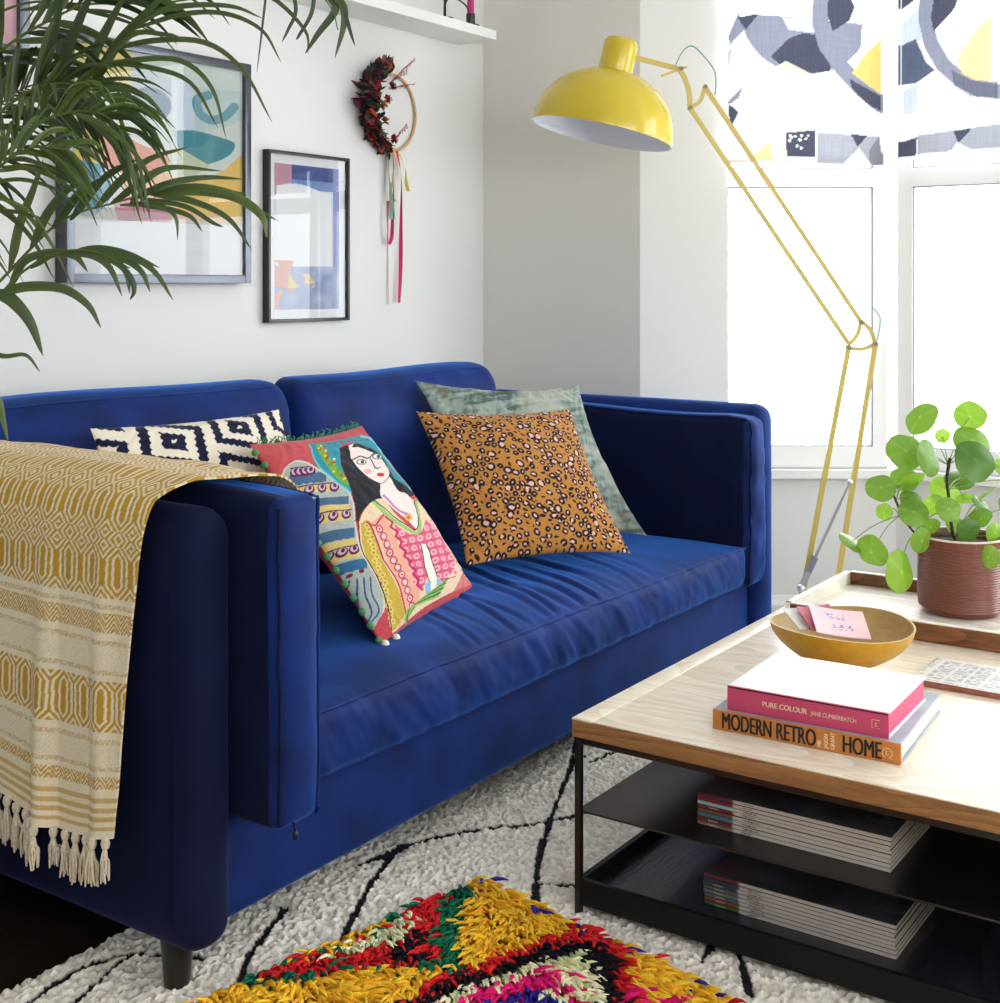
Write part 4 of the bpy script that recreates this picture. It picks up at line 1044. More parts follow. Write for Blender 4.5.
for i, (pa, pb, pc, c, lab) in enumerate(((((782, 609), (800, 631), (829, 603)), None, None, (222, 222, 214), 'grey-white folded leaflet, leftmost of the leaflets in the bowl'),
                                   (((796, 607), (812, 632), (832, 604)), None, None, (206, 120, 140), 'deep pink folded leaflet between two paler ones in the bowl'),
                                   (((808, 605), (817, 634), (862, 612)), None, None, (240, 206, 212), 'pale pink leaflet with blue figures, frontmost in the bowl'))):
    d0 = 2.86-.012*i; A_ = at(*pa[0], d0+.010); B_ = at(*pa[1], d0-.035); C_ = at(*pa[2], d0+.03)
    u3 = C_-A_; v3 = B_-A_; u3 = u3*({0: .8, 1: .9, 2: 1.0}[i]); v3 = v3*.95
    def curl(u, v, n_=np.cross(u3, v3)/np.linalg.norm(np.cross(u3, v3))): return n_*(.006*np.sin(u*3))[:, None]
    g = quadgrid(A_, u3, v3, 40, 40, cardp(c), curl); V, F, K = g; nrm = np.cross(u3, v3); nrm /= np.linalg.norm(nrm)
    n_ = len(V); o = obj('leaflet', (np.vstack([V, V-nrm*.003]), F+[tuple(k+n_ for k in q[::-1]) for q in F], np.vstack([K, K])), M['vcp'], org=(A_+B_)/2, smooth_=False)
    tag(o, lab, 'leaflet', 'folded leaflets in the bowl')
# ------------------------------------------------------------------ potted plant
pc = np.array([3.335, .902, az+.0105])
M['pot'] = mat('copper_brown_glaze', (122, 68, 52), .28, spec=.6); M['soil'] = mat('soil', (42, 32, 28), 1, noise=90, vary=.5, bump=(90, .8, .004))
M['stem'] = mat('dark_stem', (62, 48, 40), .7); M['petiole'] = mat('green_petiole', (140, 160, 84), .5)
pp = thing('potted_plant', pc, 'round-leaved green plant in a ribbed copper-brown pot on the tray', 'plant')
RP, HP = .104, .190
prof = [(0, 0), (RP*.84, 0), (RP*.90, .006), (RP*.955, .014)]
nr = 26
for k in range(nr*6+1):
    z_ = .016+(HP-.034)*k/(nr*6); prof.append((RP*(.965+.035*min(1, z_/.05))+.0008*math.cos(2*PI*k/6), z_))
prof += [(RP+.001, HP-.014), (RP+.001, HP-.001), (RP-.001, HP), (RP-.006, HP), (RP-.008, HP-.004), (RP-.009, HP-.03)]
obj('pot', lathe(prof, pc, 72), M['pot'], pp)
obj('pot_rim', lathe([(RP+.0015, HP-.003), (RP+.001, HP+.0008), (RP-.004, HP+.0012), (RP-.007, HP-.002)], pc, 72), mat('pale_glaze_rim', (226, 206, 196), .3), pp)
sg = lathe([(RP-.008, HP-.022), (.05, HP-.016), (0, HP-.014)], pc, 40); obj('soil', sg, M['soil'], pp)
M['leaf'] = leafmat('round_leaf', .32, .36, 1.25); 
DP = float(pc@FW)
# (px, py, rx, ry, angle deg, depth offset, shade 0 dark .. 1 light)
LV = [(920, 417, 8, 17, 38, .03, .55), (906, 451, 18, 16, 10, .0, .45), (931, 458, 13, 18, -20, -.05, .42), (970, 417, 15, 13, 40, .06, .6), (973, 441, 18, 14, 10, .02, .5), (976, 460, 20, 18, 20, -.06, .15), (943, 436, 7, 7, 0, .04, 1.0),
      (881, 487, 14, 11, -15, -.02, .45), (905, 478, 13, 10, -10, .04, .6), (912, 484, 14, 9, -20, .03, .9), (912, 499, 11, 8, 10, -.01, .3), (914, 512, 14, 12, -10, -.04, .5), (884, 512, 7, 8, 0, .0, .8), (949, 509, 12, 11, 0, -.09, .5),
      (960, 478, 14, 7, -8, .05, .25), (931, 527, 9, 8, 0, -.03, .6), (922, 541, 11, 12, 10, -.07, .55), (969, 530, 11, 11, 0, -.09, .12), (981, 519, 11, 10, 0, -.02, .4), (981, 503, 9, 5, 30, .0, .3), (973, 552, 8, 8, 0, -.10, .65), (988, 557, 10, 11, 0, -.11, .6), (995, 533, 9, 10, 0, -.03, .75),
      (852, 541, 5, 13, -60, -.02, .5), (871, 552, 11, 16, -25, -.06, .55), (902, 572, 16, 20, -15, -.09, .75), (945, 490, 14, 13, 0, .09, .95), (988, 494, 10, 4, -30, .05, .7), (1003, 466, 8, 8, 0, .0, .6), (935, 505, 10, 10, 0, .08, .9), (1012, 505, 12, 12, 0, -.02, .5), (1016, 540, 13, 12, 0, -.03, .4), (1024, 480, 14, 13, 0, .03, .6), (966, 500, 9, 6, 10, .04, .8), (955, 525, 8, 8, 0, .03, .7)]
nodesP = [at(948, 490, DP), at(948, 465, DP), at(915, 532, DP-.01), at(900, 515, DP-.01), at(955, 540, DP), at(896, 500, DP-.01)]
def disc(c, rx, ry, ang, tilt_sign, shade, cup=.18, n=26):
    R = max(rx, ry); q = min(rx, ry)/R; tau = math.acos(min(1, max(.2, q)))
    a = math.radians(ang)+(PI/2 if ry > rx else 0)
    maj = RT*math.cos(a)-UP*math.sin(a); mn = RT*math.sin(a)+UP*math.cos(a)
    mn2 = mn*math.cos(tau)+FW*math.sin(tau)*tilt_sign; nn = np.cross(maj, mn2); nn = nn if nn@FW < 0 else -nn
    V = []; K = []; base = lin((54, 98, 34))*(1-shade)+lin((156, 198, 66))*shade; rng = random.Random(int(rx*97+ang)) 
    nr_ = 6
    for i in range(nr_+1):
        for k in range(n):
            t = 2*PI*k/n; r = R*i/nr_*(1+.03*math.sin(3*t+rx)+.02*math.sin(5*t+ang)-(.05 if abs(t-PI*1.5) < .2 else 0))
            h_ = -cup*R*(i/nr_)**2+.03*R*math.sin(4*t+ang)*(i/nr_)**2
            V.append(c+maj*r*math.cos(t)+mn2*r*math.sin(t)+nn*h_)
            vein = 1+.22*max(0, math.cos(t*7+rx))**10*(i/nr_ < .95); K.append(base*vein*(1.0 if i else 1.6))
    F = []
    for i in range(nr_):
        for k in range(n): F.append((i*n+k, i*n+(k+1) % n, (i+1)*n+(k+1) % n, (i+1)*n+k))
    return (np.array(V), F, np.array(K)), nn
for i, (px, py, rx, ry, an, do, sh) in enumerate(LV):
    d = DP+do; c = at(px, py, d); k_ = d/FPX
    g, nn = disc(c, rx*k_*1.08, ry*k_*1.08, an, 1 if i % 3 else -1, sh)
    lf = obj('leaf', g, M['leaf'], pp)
    nd = min(nodesP, key=lambda q_: np.linalg.norm(q_-c)+(0 if q_[2] < c[2] else .03)); mid = (nd+c)/2+UP*.012-nn*.008
    obj('petiole', tube(smooth([nd, mid, c-nn*.002], 6), [.0014]*12+[.0011], 5), M['petiole'], lf)
obj('stem', [tube(smooth([pc+np.array([0, 0, HP-.02]), at(953, 535, DP), at(949, 500, DP), at(947, 478, DP), at(950, 458, DP)], 5), .0042, 7), tube(smooth([pc+np.array([-.01, .02, HP-.02]), at(925, 541, DP-.005), at(908, 525, DP-.01), at(899, 508, DP-.01), at(893, 494, DP-.01)], 5), .003, 7),
             tube(smooth([pc+np.array([.01, -.03, HP-.02]), at(968, 540, DP-.02), at(978, 525, DP-.03)], 5), .0028, 7)], M['stem'], pp)

# ================================================================== RUGS
def berber():
    x0, x1, y0, y1 = 1.0, 4.15, .35, 1.955; st = .0036
    nx, ny = int((x1-x0)/st), int((y1-y0)/st)
    X, Y = np.meshgrid(np.linspace(x0, x1, nx), np.linspace(y0, y1, ny), indexing='ij'); x = X.ravel(); y = Y.ravel()
    jx = x+.010*(vn(x*25, y*25, 1)-.5); jy = y+.010*(vn(x*25, y*25, 2)-.5)
    a = vn(jx*165, jy*190, 3); b = vn(jx*80, jy*95, 4); c = fbm(x*9, y*9, 5)
    hgt = .017+.009*a+.006*b+.004*(c-.5)
    lines = [[(578, 735), (566, 775), (552, 812), (540, 850), (536, 885), (538, 930), (545, 1010)], [(400, 842), (372, 880), (352, 915), (338, 950), (330, 1000)], [(360, 862), (420, 838), (480, 826), (530, 822), (578, 812), (640, 800), (700, 770)], [(285, 905), (262, 935), (244, 962), (235, 1010)],
             [(205, 955), (130, 951), (96, 960), (62, 976), (25, 1003)], [(142, 948), (118, 960), (90, 985), (60, 1010)], [(540, 880), (575, 884), (620, 900), (690, 905), (730, 930), (750, 990)], [(590, 760), (620, 748), (645, 742)], [(560, 790), (575, 760), (590, 752)], [(700, 960), (718, 930), (735, 900)]]
    D = np.full(len(x), 9.)
    for L in lines:
        P = np.array([atz(p[0], p[1], .03)[:2] for p in L]); P = smooth(P, 3)
        for p, q in zip(P[:-1], P[1:]):
            d = q-p; t = np.clip(((x-p[0])*d[0]+(y-p[1])*d[1])/(d@d+1e-9), 0, 1); D = np.minimum(D, np.hypot(x-p[0]-t*d[0], y-p[1]-t*d[1]))
    # the same lozenge lattice goes on beyond the traced lines
    lat = np.minimum(np.abs(((x*1.1+y) % .62)-.31), np.abs(((x*1.1-y+.2) % .62)-.31)); out = (x > 3.0) | (x < .95); D = np.where(out, np.minimum(D, lat), D)
    wob = .007+.006*(vn(x*60, y*60, 8)-.5)+.006*(vn(x*20, y*20, 7)-.5); m = (D < wob)
    hgt = hgt-.004*m
    col = np.tile(lin((244, 237, 224)), (len(x), 1))*(.58+.62*(a*.6+b*.4))[:, None]*(.93+.14*c)[:, None]
    col[m] = lin((38, 36, 42))*(.7+.6*a[m])[:, None]
    e = np.minimum.reduce([x-x0, x1-x, y-y0, y1-y]); hgt = hgt*np.clip(e/.012, .1, 1)
    o = obj('berber_rug', (np.c_[x, y, hgt], gridf(nx, ny), col), M['wool'], org=((x0+x1)/2, (y0+y1)/2, 0))
    tag(o, 'large cream looped wool rug with thin black lozenge lines under sofa and table', 'rug')
    obj('backing', box((x0+.005, y0+.005, .001), (x1-.005, y1-.005, .006), .001), mat('jute_backing', (150, 130, 100), .9), o)
berber()
def shag():
    O = np.array([2.112, 1.505]); a = np.array([-.978, .208]); b = np.array([-.208, -.978]); LA, LB = 1.15, .95
    def loc(px, py):
        p = atz(px, py, .05)[:2]-O; return (p@a, p@b)
    S_ = 700; cv = Cv(int(LA*S_)+2, int(LB*S_)+2, (240, 182, 50))
    q = lambda L: [(max(-50, loc(150+u/1.667, 840+v/1.667)[0]*S_), loc(150+u/1.667, 840+v/1.667)[1]*S_) for u, v in L]
    RED, GRN, BLK, CRM, MAG, BLU, YEL = (204, 40, 44), (24, 104, 76), (32, 30, 36), (228, 230, 182), (222, 36, 116), (52, 46, 150), (240, 182, 50)
    # upper-left border zone
    cv.poly(q([(120, 225), (330, 160), (440, 100), (500, 60), (530, 75), (525, 200), (380, 205), (130, 232)]), GRN)
    cv.poly(q([(170, 212), (330, 165), (440, 105), (500, 66), (485, 150), (500, 190), (330, 205), (180, 218)]), RED)
    cv.poly(q([(300, 185), (345, 160), (430, 110), (446, 130), (395, 165), (330, 180)]), CRM)
    cv.poly(q([(400, 175), (440, 135), (470, 150), (440, 178), (490, 186), (400, 190)]), BLK)
    cv.poly(q([(170, 205), (310, 168), (330, 150), (300, 172), (180, 200)]), CRM)
    # the big lozenge: nested outlines
    def nest(pts, cols):
        c = np.mean(np.array(pts), 0)
        for k, (sc_, col) in enumerate(cols): cv.poly(q([(c[0]+(x-c[0])*sc_, c[1]+(y-c[1])*sc_) for x, y in pts]), col)
    big = [(400, 275), (480, 222), (560, 196), (650, 158), (735, 146), (770, 185), (790, 275), (800, 330), (700, 420), (560, 470), (400, 430), (360, 340)]
    nest(big, [(1.06, RED), (.93, BLK), (.76, CRM), (.62, MAG), (.36, BLU), (.16, YEL)])
    for x in (690, 712, 735):                # toothed cream edge
        cv.poly(q([(660, 200+(x-690)*.8), (728, 190+(x-690)*1.3), (665, 222+(x-690)*.9)]), CRM)
    for (x, y) in ((800, 243), (850, 262), (815, 268), (890, 285), (940, 300), (860, 300), (790, 262)): 
        w_ = 16; cv.poly(q([(x-w_*1.5, y), (x, y-w_*.5), (x+w_*1.5, y), (x, y+w_*.5)]), MAG)
    for (x, y) in ((150, 264), (190, 266), (235, 262), (650, 112), (640, 104), (560, 60), (710, 140), (790, 178), (905, 232), (940, 250)):
        cv.poly(q([(x-9, y), (x, y-6), (x+9, y), (x, y+6)]), BLU)
    for (x, y) in ((690, 130), (700, 138), (720, 136), (830, 188), (870, 205), (915, 226), (60, 240), (90, 232), (960, 262)):
        cv.poly(q([(x-9, y), (x, y-7), (x+9, y), (x, y+7)]), RED)
    # rest of the field, out of the picture's reach: more nested lozenges
    for (ca, cb) in ((.95, .22), (.95, .72), (.42, .86), (.06, .80)):
        for sc_, col in ((.20, RED), (.165, BLK), (.13, CRM), (.09, MAG), (.045, BLU)):
            cv.poly([((ca-sc_*1.2)*S_, cb*S_), (ca*S_, (cb-sc_)*S_), ((ca+sc_*1.2)*S_, cb*S_), (ca*S_, (cb+sc_)*S_)], col)
    sp = .0094; A_, B_ = np.meshgrid(np.arange(.004, LA, sp), np.arange(.004, LB, sp), indexing='ij'); A_ = A_.ravel(); B_ = B_.ravel(); N = len(A_)
    A_ = A_+RNG.uniform(-.004, .004, N); B_ = B_+RNG.uniform(-.004, .004, N)
    col = cv.get((A_+RNG.normal(0, .003, N))*S_, (B_+RNG.normal(0, .003, N))*S_)*RNG.uniform(.85, 1.3, (N, 1))*(1+RNG.normal(0, .05, (N, 3)))
    base = O+A_[:, None]*a+B_[:, None]*b
    yaw = math.radians(-110)+(vn(A_*7, B_*7, 3)-.5)*3.0+RNG.normal(0, .45, N); L = RNG.uniform(.036, .056, N); r = RNG.uniform(.0036, .0053, N)
    lean = RNG.uniform(.65, 1.15, N)
    dirh = np.c_[np.cos(yaw), np.sin(yaw)]
    prof_t = [0, .3, .6, .85, 1]; prof_r = [.75, 1.0, .95, .6, .12]; nseg = 5; V = np.zeros((N, 5, nseg, 3)); K = np.zeros((N, 5, nseg, 3))
    for i, (t, pr) in enumerate(zip(prof_t, prof_r)):
        le = lean*(.35+.95*t); s_ = L*t
        x = base[:, 0]+dirh[:, 0]*s_*np.sin(le); y = base[:, 1]+dirh[:, 1]*s_*np.sin(le); z_ = .032+s_*np.cos(le)*.8
        for k in range(nseg):
            th_ = 2*PI*k/nseg
            V[:, i, k, 0] = x+r*pr*(-dirh[:, 1])*math.cos(th_)-r*pr*math.sin(th_)*dirh[:, 0]*np.cos(le)
            V[:, i, k, 1] = y+r*pr*(dirh[:, 0])*math.cos(th_)-r*pr*math.sin(th_)*dirh[:, 1]*np.cos(le)
            V[:, i, k, 2] = z_+r*pr*math.sin(th_)*np.sin(le)
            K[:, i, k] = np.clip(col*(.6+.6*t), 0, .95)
    b0 = np.arange(N)[:, None]*(5*nseg); F = []
    for i in range(4):
        for k in range(nseg):
            F.append(np.c_[b0+i*nseg+k, b0+i*nseg+(k+1) % nseg, b0+(i+1)*nseg+(k+1) % nseg, b0+(i+1)*nseg+k])
    F.append(np.hstack([b0+4*nseg+k for k in range(4)])); F = np.vstack(F).tolist()
    cen = O+a*LA/2+b*LB/2
    t = thing('shaggy_rug', (cen[0], cen[1], .03), 'small multicoloured shaggy wool rug with yellow field and nested pink lozenge, on the cream rug', 'rug')
    P = [O, O+a*LA, O+a*LA+b*LB, O+b*LB]; Vb = [(p[0], p[1], z_) for z_ in (.026, .034) for p in P]
    obj('backing', (np.array(Vb), [(3, 2, 1, 0), (4, 5, 6, 7), (0, 1, 5, 4), (1, 2, 6, 5), (2, 3, 7, 6), (3, 0, 4, 7)], None), mat('rug_backing', (120, 60, 40), .95), t, smooth_=False)
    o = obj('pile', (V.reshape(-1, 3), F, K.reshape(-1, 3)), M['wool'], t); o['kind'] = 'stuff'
shag()

# ================================================================== FLOOR LAMP
LD = 4.16
def lp(px, py, dd=0): return at(px, py, LD+dd)
lamp = thing('floor_lamp', (float(lp(822, 600)[0]), float(lp(822, 600)[1]), 0), 'oversized yellow jointed floor lamp with dome shade arching over the sofa end', 'lamp')
YA = M['yellow_arm']; fl = lp(822, 600)
bs = np.array([fl[0], fl[1], 0])
obj('base', lathe([(0, 0), (.150, 0), (.152, .004), (.150, .012), (.145, .018), (.02, .022), (0, .022)], bs, 56), M['yellow'], lamp)
pl = bs+UP*.02; zb_ = H-(640-HY)/FPX*LD
A1 = lp(801, 588); B1 = lp(838, 600); n_ = FW
obj('base_bracket', [bar(pl+RT*-.03, A1+UP*-.0, .016, .010), bar(pl+RT*.03, lp(832, 620), .016, .010), tube([pl, pl+UP*.06], .018, 14)], YA, lamp)
def arm(name, p, q, w_=.0115, t_=.006): 
    return obj(name, [bar(np.array(p)-n_*.0, q, w_, t_, up=FW)], YA, lamp)
arm('lower_arm', lp(803, 592), lp(848.5, 348), .0165); arm('lower_arm', lp(834, 605), lp(875, 345), .0165)
arm('upper_arm', lp(848, 343), lp(690, 108), .0145); arm('upper_arm', lp(861, 322), lp(705, 87), .0145)
def strap(P, w_=.013): 
    Q = smooth(P, 6); g = []
    V = []
    for i in range(len(Q)):
        T = Q[min(i+1, len(Q)-1)]-Q[max(i-1, 0)]; T /= np.linalg.norm(T); nn = np.cross(T, FW); nn /= np.linalg.norm(nn)
        for sx, sy in ((-1, -1), (1, -1), (1, 1), (-1, 1)): V.append(Q[i]+nn*sx*w_/2+FW*sy*.004)
    F = []
    for i in range(len(Q)-1):
        for k in range(4): F.append((i*4+k, i*4+(k+1) % 4, (i+1)*4+(k+1) % 4, (i+1)*4+k))
    F += [(3, 2, 1, 0), tuple((len(Q)-1)*4+k for k in range(4))]
    return np.array(V), F, None
obj('elbow_bracket', [strap([lp(848, 345), lp(857, 335), lp(861, 321)]), strap([lp(861, 321), lp(870, 330), lp(875, 344)]), strap([lp(848.5, 348), lp(862, 349), lp(875, 344)])], YA, lamp)
obj('wrist_bracket', [strap([lp(690, 108), lp(689, 92), lp(685, 79), lp(680, 70)], .015), strap([lp(690, 108), lp(700, 101), lp(705, 87)], .013)], YA, lamp)
obj('head_arm', [bar(lp(683, 70), lp(633, 57), .015, .010, up=FW), strap([lp(661, 76), lp(675, 71), lp(687, 67)], .007)], YA, lamp)
M['bolt'] = mat('grey_bolt', (128, 120, 104), .45, metal=.3)
for (x, y) in ((848.5, 347), (875, 344), (861, 322), (690, 108), (705, 87), (681, 69)):
    c = lp(x, y); obj('joint_bolt', lathe([(0, -.012), (.007, -.012), (.007, -.009), (.004, -.009), (.004, .009), (.007, .009), (.007, .012), (0, .012)], c, 12, axis=FW), M['bolt'], lamp)
M['spring'] = mat('satin_steel', (214, 216, 222), .32, metal=.6)
sp_ = [lp(850, 482, -.02), lp(801, 588, -.02)]
spd = sp_[1]-sp_[0]
obj('tension_spring', [tube([sp_[0], sp_[0]+spd*.45], .0035, 8), tube([sp_[0]+spd*.2, sp_[0]+spd*.72], .0050, 8), tube([sp_[0]+spd*.70, sp_[1]], .0105, 12), ball(sp_[1], .014, 12), ball(sp_[0], .009, 10)], M['spring'], lamp)
M['cable'] = mat('turquoise_cable', (96, 156, 162), .5)
obj('cable', [tube(smooth([lp(675, 66, -.01), lp(683, 51, -.012), lp(692, 46, -.012), (lp(702, 54, -.01)), lp(714, 70, -.01), lp(716, 84, -.01), lp(715, 95, -.008)], 6), .0021, 6), tube(smooth([lp(873, 308, -.01), lp(880, 318, -.01), lp(878, 336, -.01), lp(875, 345, -.01)], 6), .0018, 6)], M['cable'], lamp)
# dome shade: rim centre and axis
rc = lp(601.5, 133, -.02); hx = math.radians(12.5)
axis = RT*math.sin(hx)*1.0+UP*math.cos(hx); axis = axis+FW*.02; axis /= np.linalg.norm(axis)
RS = 71.5/FPX*(LD-.02)
dome = [(RS*math.cos(a)**.92, RS*.90*math.sin(a)) for a in np.linspace(0, math.radians(76), 22)]
so = [(RS, -.004)]+dome
shd = obj('shade', lathe(so, rc, 72, axis=axis), M['yellow'], lamp)
obj('shade_lining', lathe([(RS, -.004), (RS-.0035, -.004)]+[(p[0]*.975, p[1]*.97) for p in dome]+[(0, RS*.86)], rc, 72, axis=axis), M['lamp_in'], shd)
tz = RS*.90*math.sin(math.radians(76)); rt_ = .055
obj('lamp_head', lathe([(rt_*.95, tz-.02), (rt_, tz-.004), (rt_, tz+.082), (rt_*.97, tz+.096), (rt_*.85, tz+.105), (rt_*.5, tz+.109), (0, tz+.110)], rc, 40, axis=axis), M['yellow'], lamp)
M['bulb'] = mat('frosted_bulb', (250, 248, 240), .3)
obj('bulb', lathe([(0, .06), (.028, .07), (.036, .10), (.028, .14), (.016, .17), (.016, .21)], rc, 20, axis=axis), M['bulb'], lamp)

# ================================================================== ON THE WHITE WALL
def picture(name, x0, x1, z0, z1, dep, fw_, mat_w, paint, label, fm, grp=None, tilt=0, matc=(244, 244, 242)):
    yf = WY-.002-dep
    t = thing(name, ((x0+x1)/2, WY-.003, z0), label, 'picture', grp)
    obj('frame', [box((x0, yf, z0), (x0+fw_, WY-.003, z1), .001), box((x1-fw_, yf, z0), (x1, WY-.003, z1), .001), box((x0+fw_, yf, z0), (x1-fw_, WY-.003, z0+fw_), .001), box((x0+fw_, yf, z1-fw_), (x1-fw_, WY-.003, z1), .001)], fm, t)
    obj('backing', box((x0+fw_, WY-.012, z0+fw_), (x1-fw_, WY-.004, z1-fw_), .0005), M['white'], t)
    a0, a1, b0, b1 = x0+fw_, x1-fw_, z0+fw_, z1-fw_
    g = quadgrid((a0, yf+.014, b0), (a1-a0, 0, 0), (0, 0, b1-b0), int((a1-a0)/.0018), int((b1-b0)/.0018), paint)
    obj('print', g, M['vcp'], t, smooth_=False)
    obj('glazing', (np.array([(a0, yf+.006, b0), (a1, yf+.006, b0), (a1, yf+.006, b1), (a0, yf+.006, b1)]), [(0, 1, 2, 3)], None), M['pic_glass'], t, smooth_=False)
    return t
cv = Cv(600, 880, (236, 240, 240))       # crop coordinates (x-235, y-110) of the big abstract print
X_ = lambda L: [(x-235, y-110) for x, y in L]
cv.poly(X_([(235, 110), (820, 110), (820, 730), (235, 730)]), (214, 222, 214))
cv.poly(X_([(235, 110), (420, 110), (440, 230), (300, 300), (235, 290)]), (232, 214, 130))
cv.poly(X_([(420, 150), (560, 180), (560, 300), (420, 300)]), (190, 204, 206))
cv.ell(490-235, 290-110, 68, 62, (110, 136, 156)); cv.ell(470-235, 330-110, 50, 60, (206, 216, 216), 0, .7)
cv.poly(X_([(560, 180), (640, 190), (640, 420), (560, 420)]), (212, 224, 236))
cv.line(X_(smooth([(790, 255), (750, 300), (700, 320), (660, 300), (650, 250), (690, 225)], 6)), 34, (60, 140, 160))
cv.poly(X_(smooth([(560, 380), (640, 370), (720, 380), (790, 400), (770, 450), (700, 490), (630, 510), (590, 470)], 6)), (60, 140, 150))
cv.poly(X_([(640, 200), (820, 190), (820, 300), (780, 330), (640, 380)]), (150, 196, 196), .35)
cv.poly(X_(smooth([(235, 420), (300, 380), (380, 400), (440, 440), (520, 470), (560, 520), (420, 560), (300, 520), (235, 500)], 5)), (222, 120, 76))
cv.poly(X_([(235, 380), (330, 400), (330, 520), (235, 540)]), (232, 204, 90))
cv.poly(X_(smooth([(820, 440), (760, 500), (700, 540), (620, 560), (560, 600), (560, 700), (700, 720), (820, 715)], 5)), (236, 196, 96))
cv.poly(X_([(560, 430), (700, 500), (620, 560), (540, 560)]), (196, 206, 170))
cv.poly(X_([(400, 550), (560, 540), (600, 640), (400, 700)]), (236, 176, 120))
cv.poly(X_(smooth([(235, 520), (330, 540), (360, 640), (300, 720), (235, 710)], 5)), (96, 170, 196))
cv.poly(X_(smooth([(360, 650), (470, 640), (560, 680), (540, 730), (380, 730)], 5)), (206, 128, 150))
cv.poly(X_([(235, 695), (820, 690), (820, 730), (235, 730)]), (222, 206, 206), .5)
cv.poly(X_([(560, 190), (578, 190), (578, 728), (560, 728)]), (250, 250, 250), .55)
cv.poly(X_([(235, 730), (820, 730), (820, 990), (235, 990)]), (240, 243, 246))
def bigp(u, v):
    c_ = cv_big.get(u*585, (1-v)*815); g_ = (.94+.1*fbm(u*12, v*40, 3))[:, None]; return c_*g_
cv_big = cv
M['frame_dark'] = mat('brushed_dark_frame', (84, 87, 94), .24, metal=.85)
picture('abstract_print', 2.112, 2.762, 1.225, 1.873, .048, .024, 0, bigp, 'large dark-framed abstract print in teal, orange and yellow, behind the palm leaves', M['frame_dark'])
def smallp(u, v):
    k = np.tile(lin((246, 247, 250)), (len(u), 1)); m = (u > .08) & (u < .92) & (v > .055) & (v < .945)
    U_ = (u-.08)/.84; V_ = (v-.055)/.89
    k[m] = lin((232, 236, 246))
    a = m & (V_ > .90); k[a] = lin((64, 84, 150)); a = m & (V_ > .83) & (V_ <= .90); k[a] = lin((120, 150, 206))
    a = m & (V_ > .78) & (U_ < .26); k[a] = lin((206, 150, 170)); a = m & (U_ > .9); k[a] = lin((140, 156, 214))
    a = m & (U_ > .03) & (U_ < .88) & (V_ > .27) & (V_ < .84+.03*np.sin(U_*5)); k[a] = lin((250, 251, 253))
    n = fbm(U_*6, V_*14, 3, 3); a = m & (V_ < .30); k[a] = (lin((196, 206, 232))*(1-n[:, None])+lin((120, 140, 196))*n[:, None])[a]
    a = m & (V_ < .34) & (U_ < .3) & (n > .42); k[a] = lin((232, 176, 160)); a = m & (np.abs(V_-.2) < .05) & (U_ > .2) & (U_ < .6) & (n > .45); k[a] = lin((240, 220, 160))
    return k
M['frame_black'] = mat('thin_black_frame', (18, 18, 20), .3)
picture('small_print', 2.856, 3.228, 1.105, 1.633, .026, .010, 0, smallp, 'narrow black-framed pale print with blue top edge, right of the large picture', M['frame_black'])
def pinkp(u, v): return np.tile(lin((226, 176, 186)), (len(u), 1))*(.95+.1*fbm(u*6, v*6, 2))[:, None]
picture('pink_print', 1.40, 2.010, 1.78, 2.34, .04, .030, 0, pinkp, 'dark-framed plain pink print cut off at the top left corner', M['frame_dark'])
# shelf
struct_ = box((2.45, WY-.17, 2.103), (3.862, WY-.001, 2.137), .001)
sh = obj('floating_shelf', struct_, M['white'], org=(3.15, WY, 2.103)); tag(sh, 'white floating shelf high on the wall ending near the corner', 'shelf')
hc = np.array([3.68, WY-.135, 2.1375])
hold = thing('candle_holder', hc, 'black arched metal candle holder standing on the white shelf', 'candle holder')
BMt = M['black_metal']
pR = np.array([3.752, WY-.135, 2.1375]); pL = np.array([3.60, WY-.135, 2.1375])
obj('foot', [box((pL[0]-.008, pL[1]-.03, 2.1375), (pL[0]+.008, pL[1]+.03, 2.1435), .001), box((pR[0]-.012, pR[1]-.03, 2.1375), (pR[0]+.012, pR[1]+.03, 2.1435), .001)], BMt, hold)
obj('arch', [tube(smooth([pL+UP*.05, pL+UP*.075+np.array([.02, 0, 0]), pL+UP*.085+np.array([.06, 0, 0]), pR+UP*.07+np.array([-.03, 0, 0]), pR+UP*.04], 6), .003, 8), tube([pL+UP*.003, pL+UP*.20], .0055, 8)], BMt, hold)
obj('candle_cup', lathe([(0, .003), (.015, .003), (.016, .01), (.016, .045), (.0135, .045), (.0135, .012), (0, .012)], pR, 20), BMt, hold)
cd = obj('taper_candle', lathe([(0, .013), (.0125, .013), (.0120, .20), (.006, .222), (0, .224)], pR, 20), mat('magenta_wax', (196, 30, 110), .4), org=pR+UP*.013); tag(cd, 'magenta taper candle standing in the black holder on the shelf', 'candle')
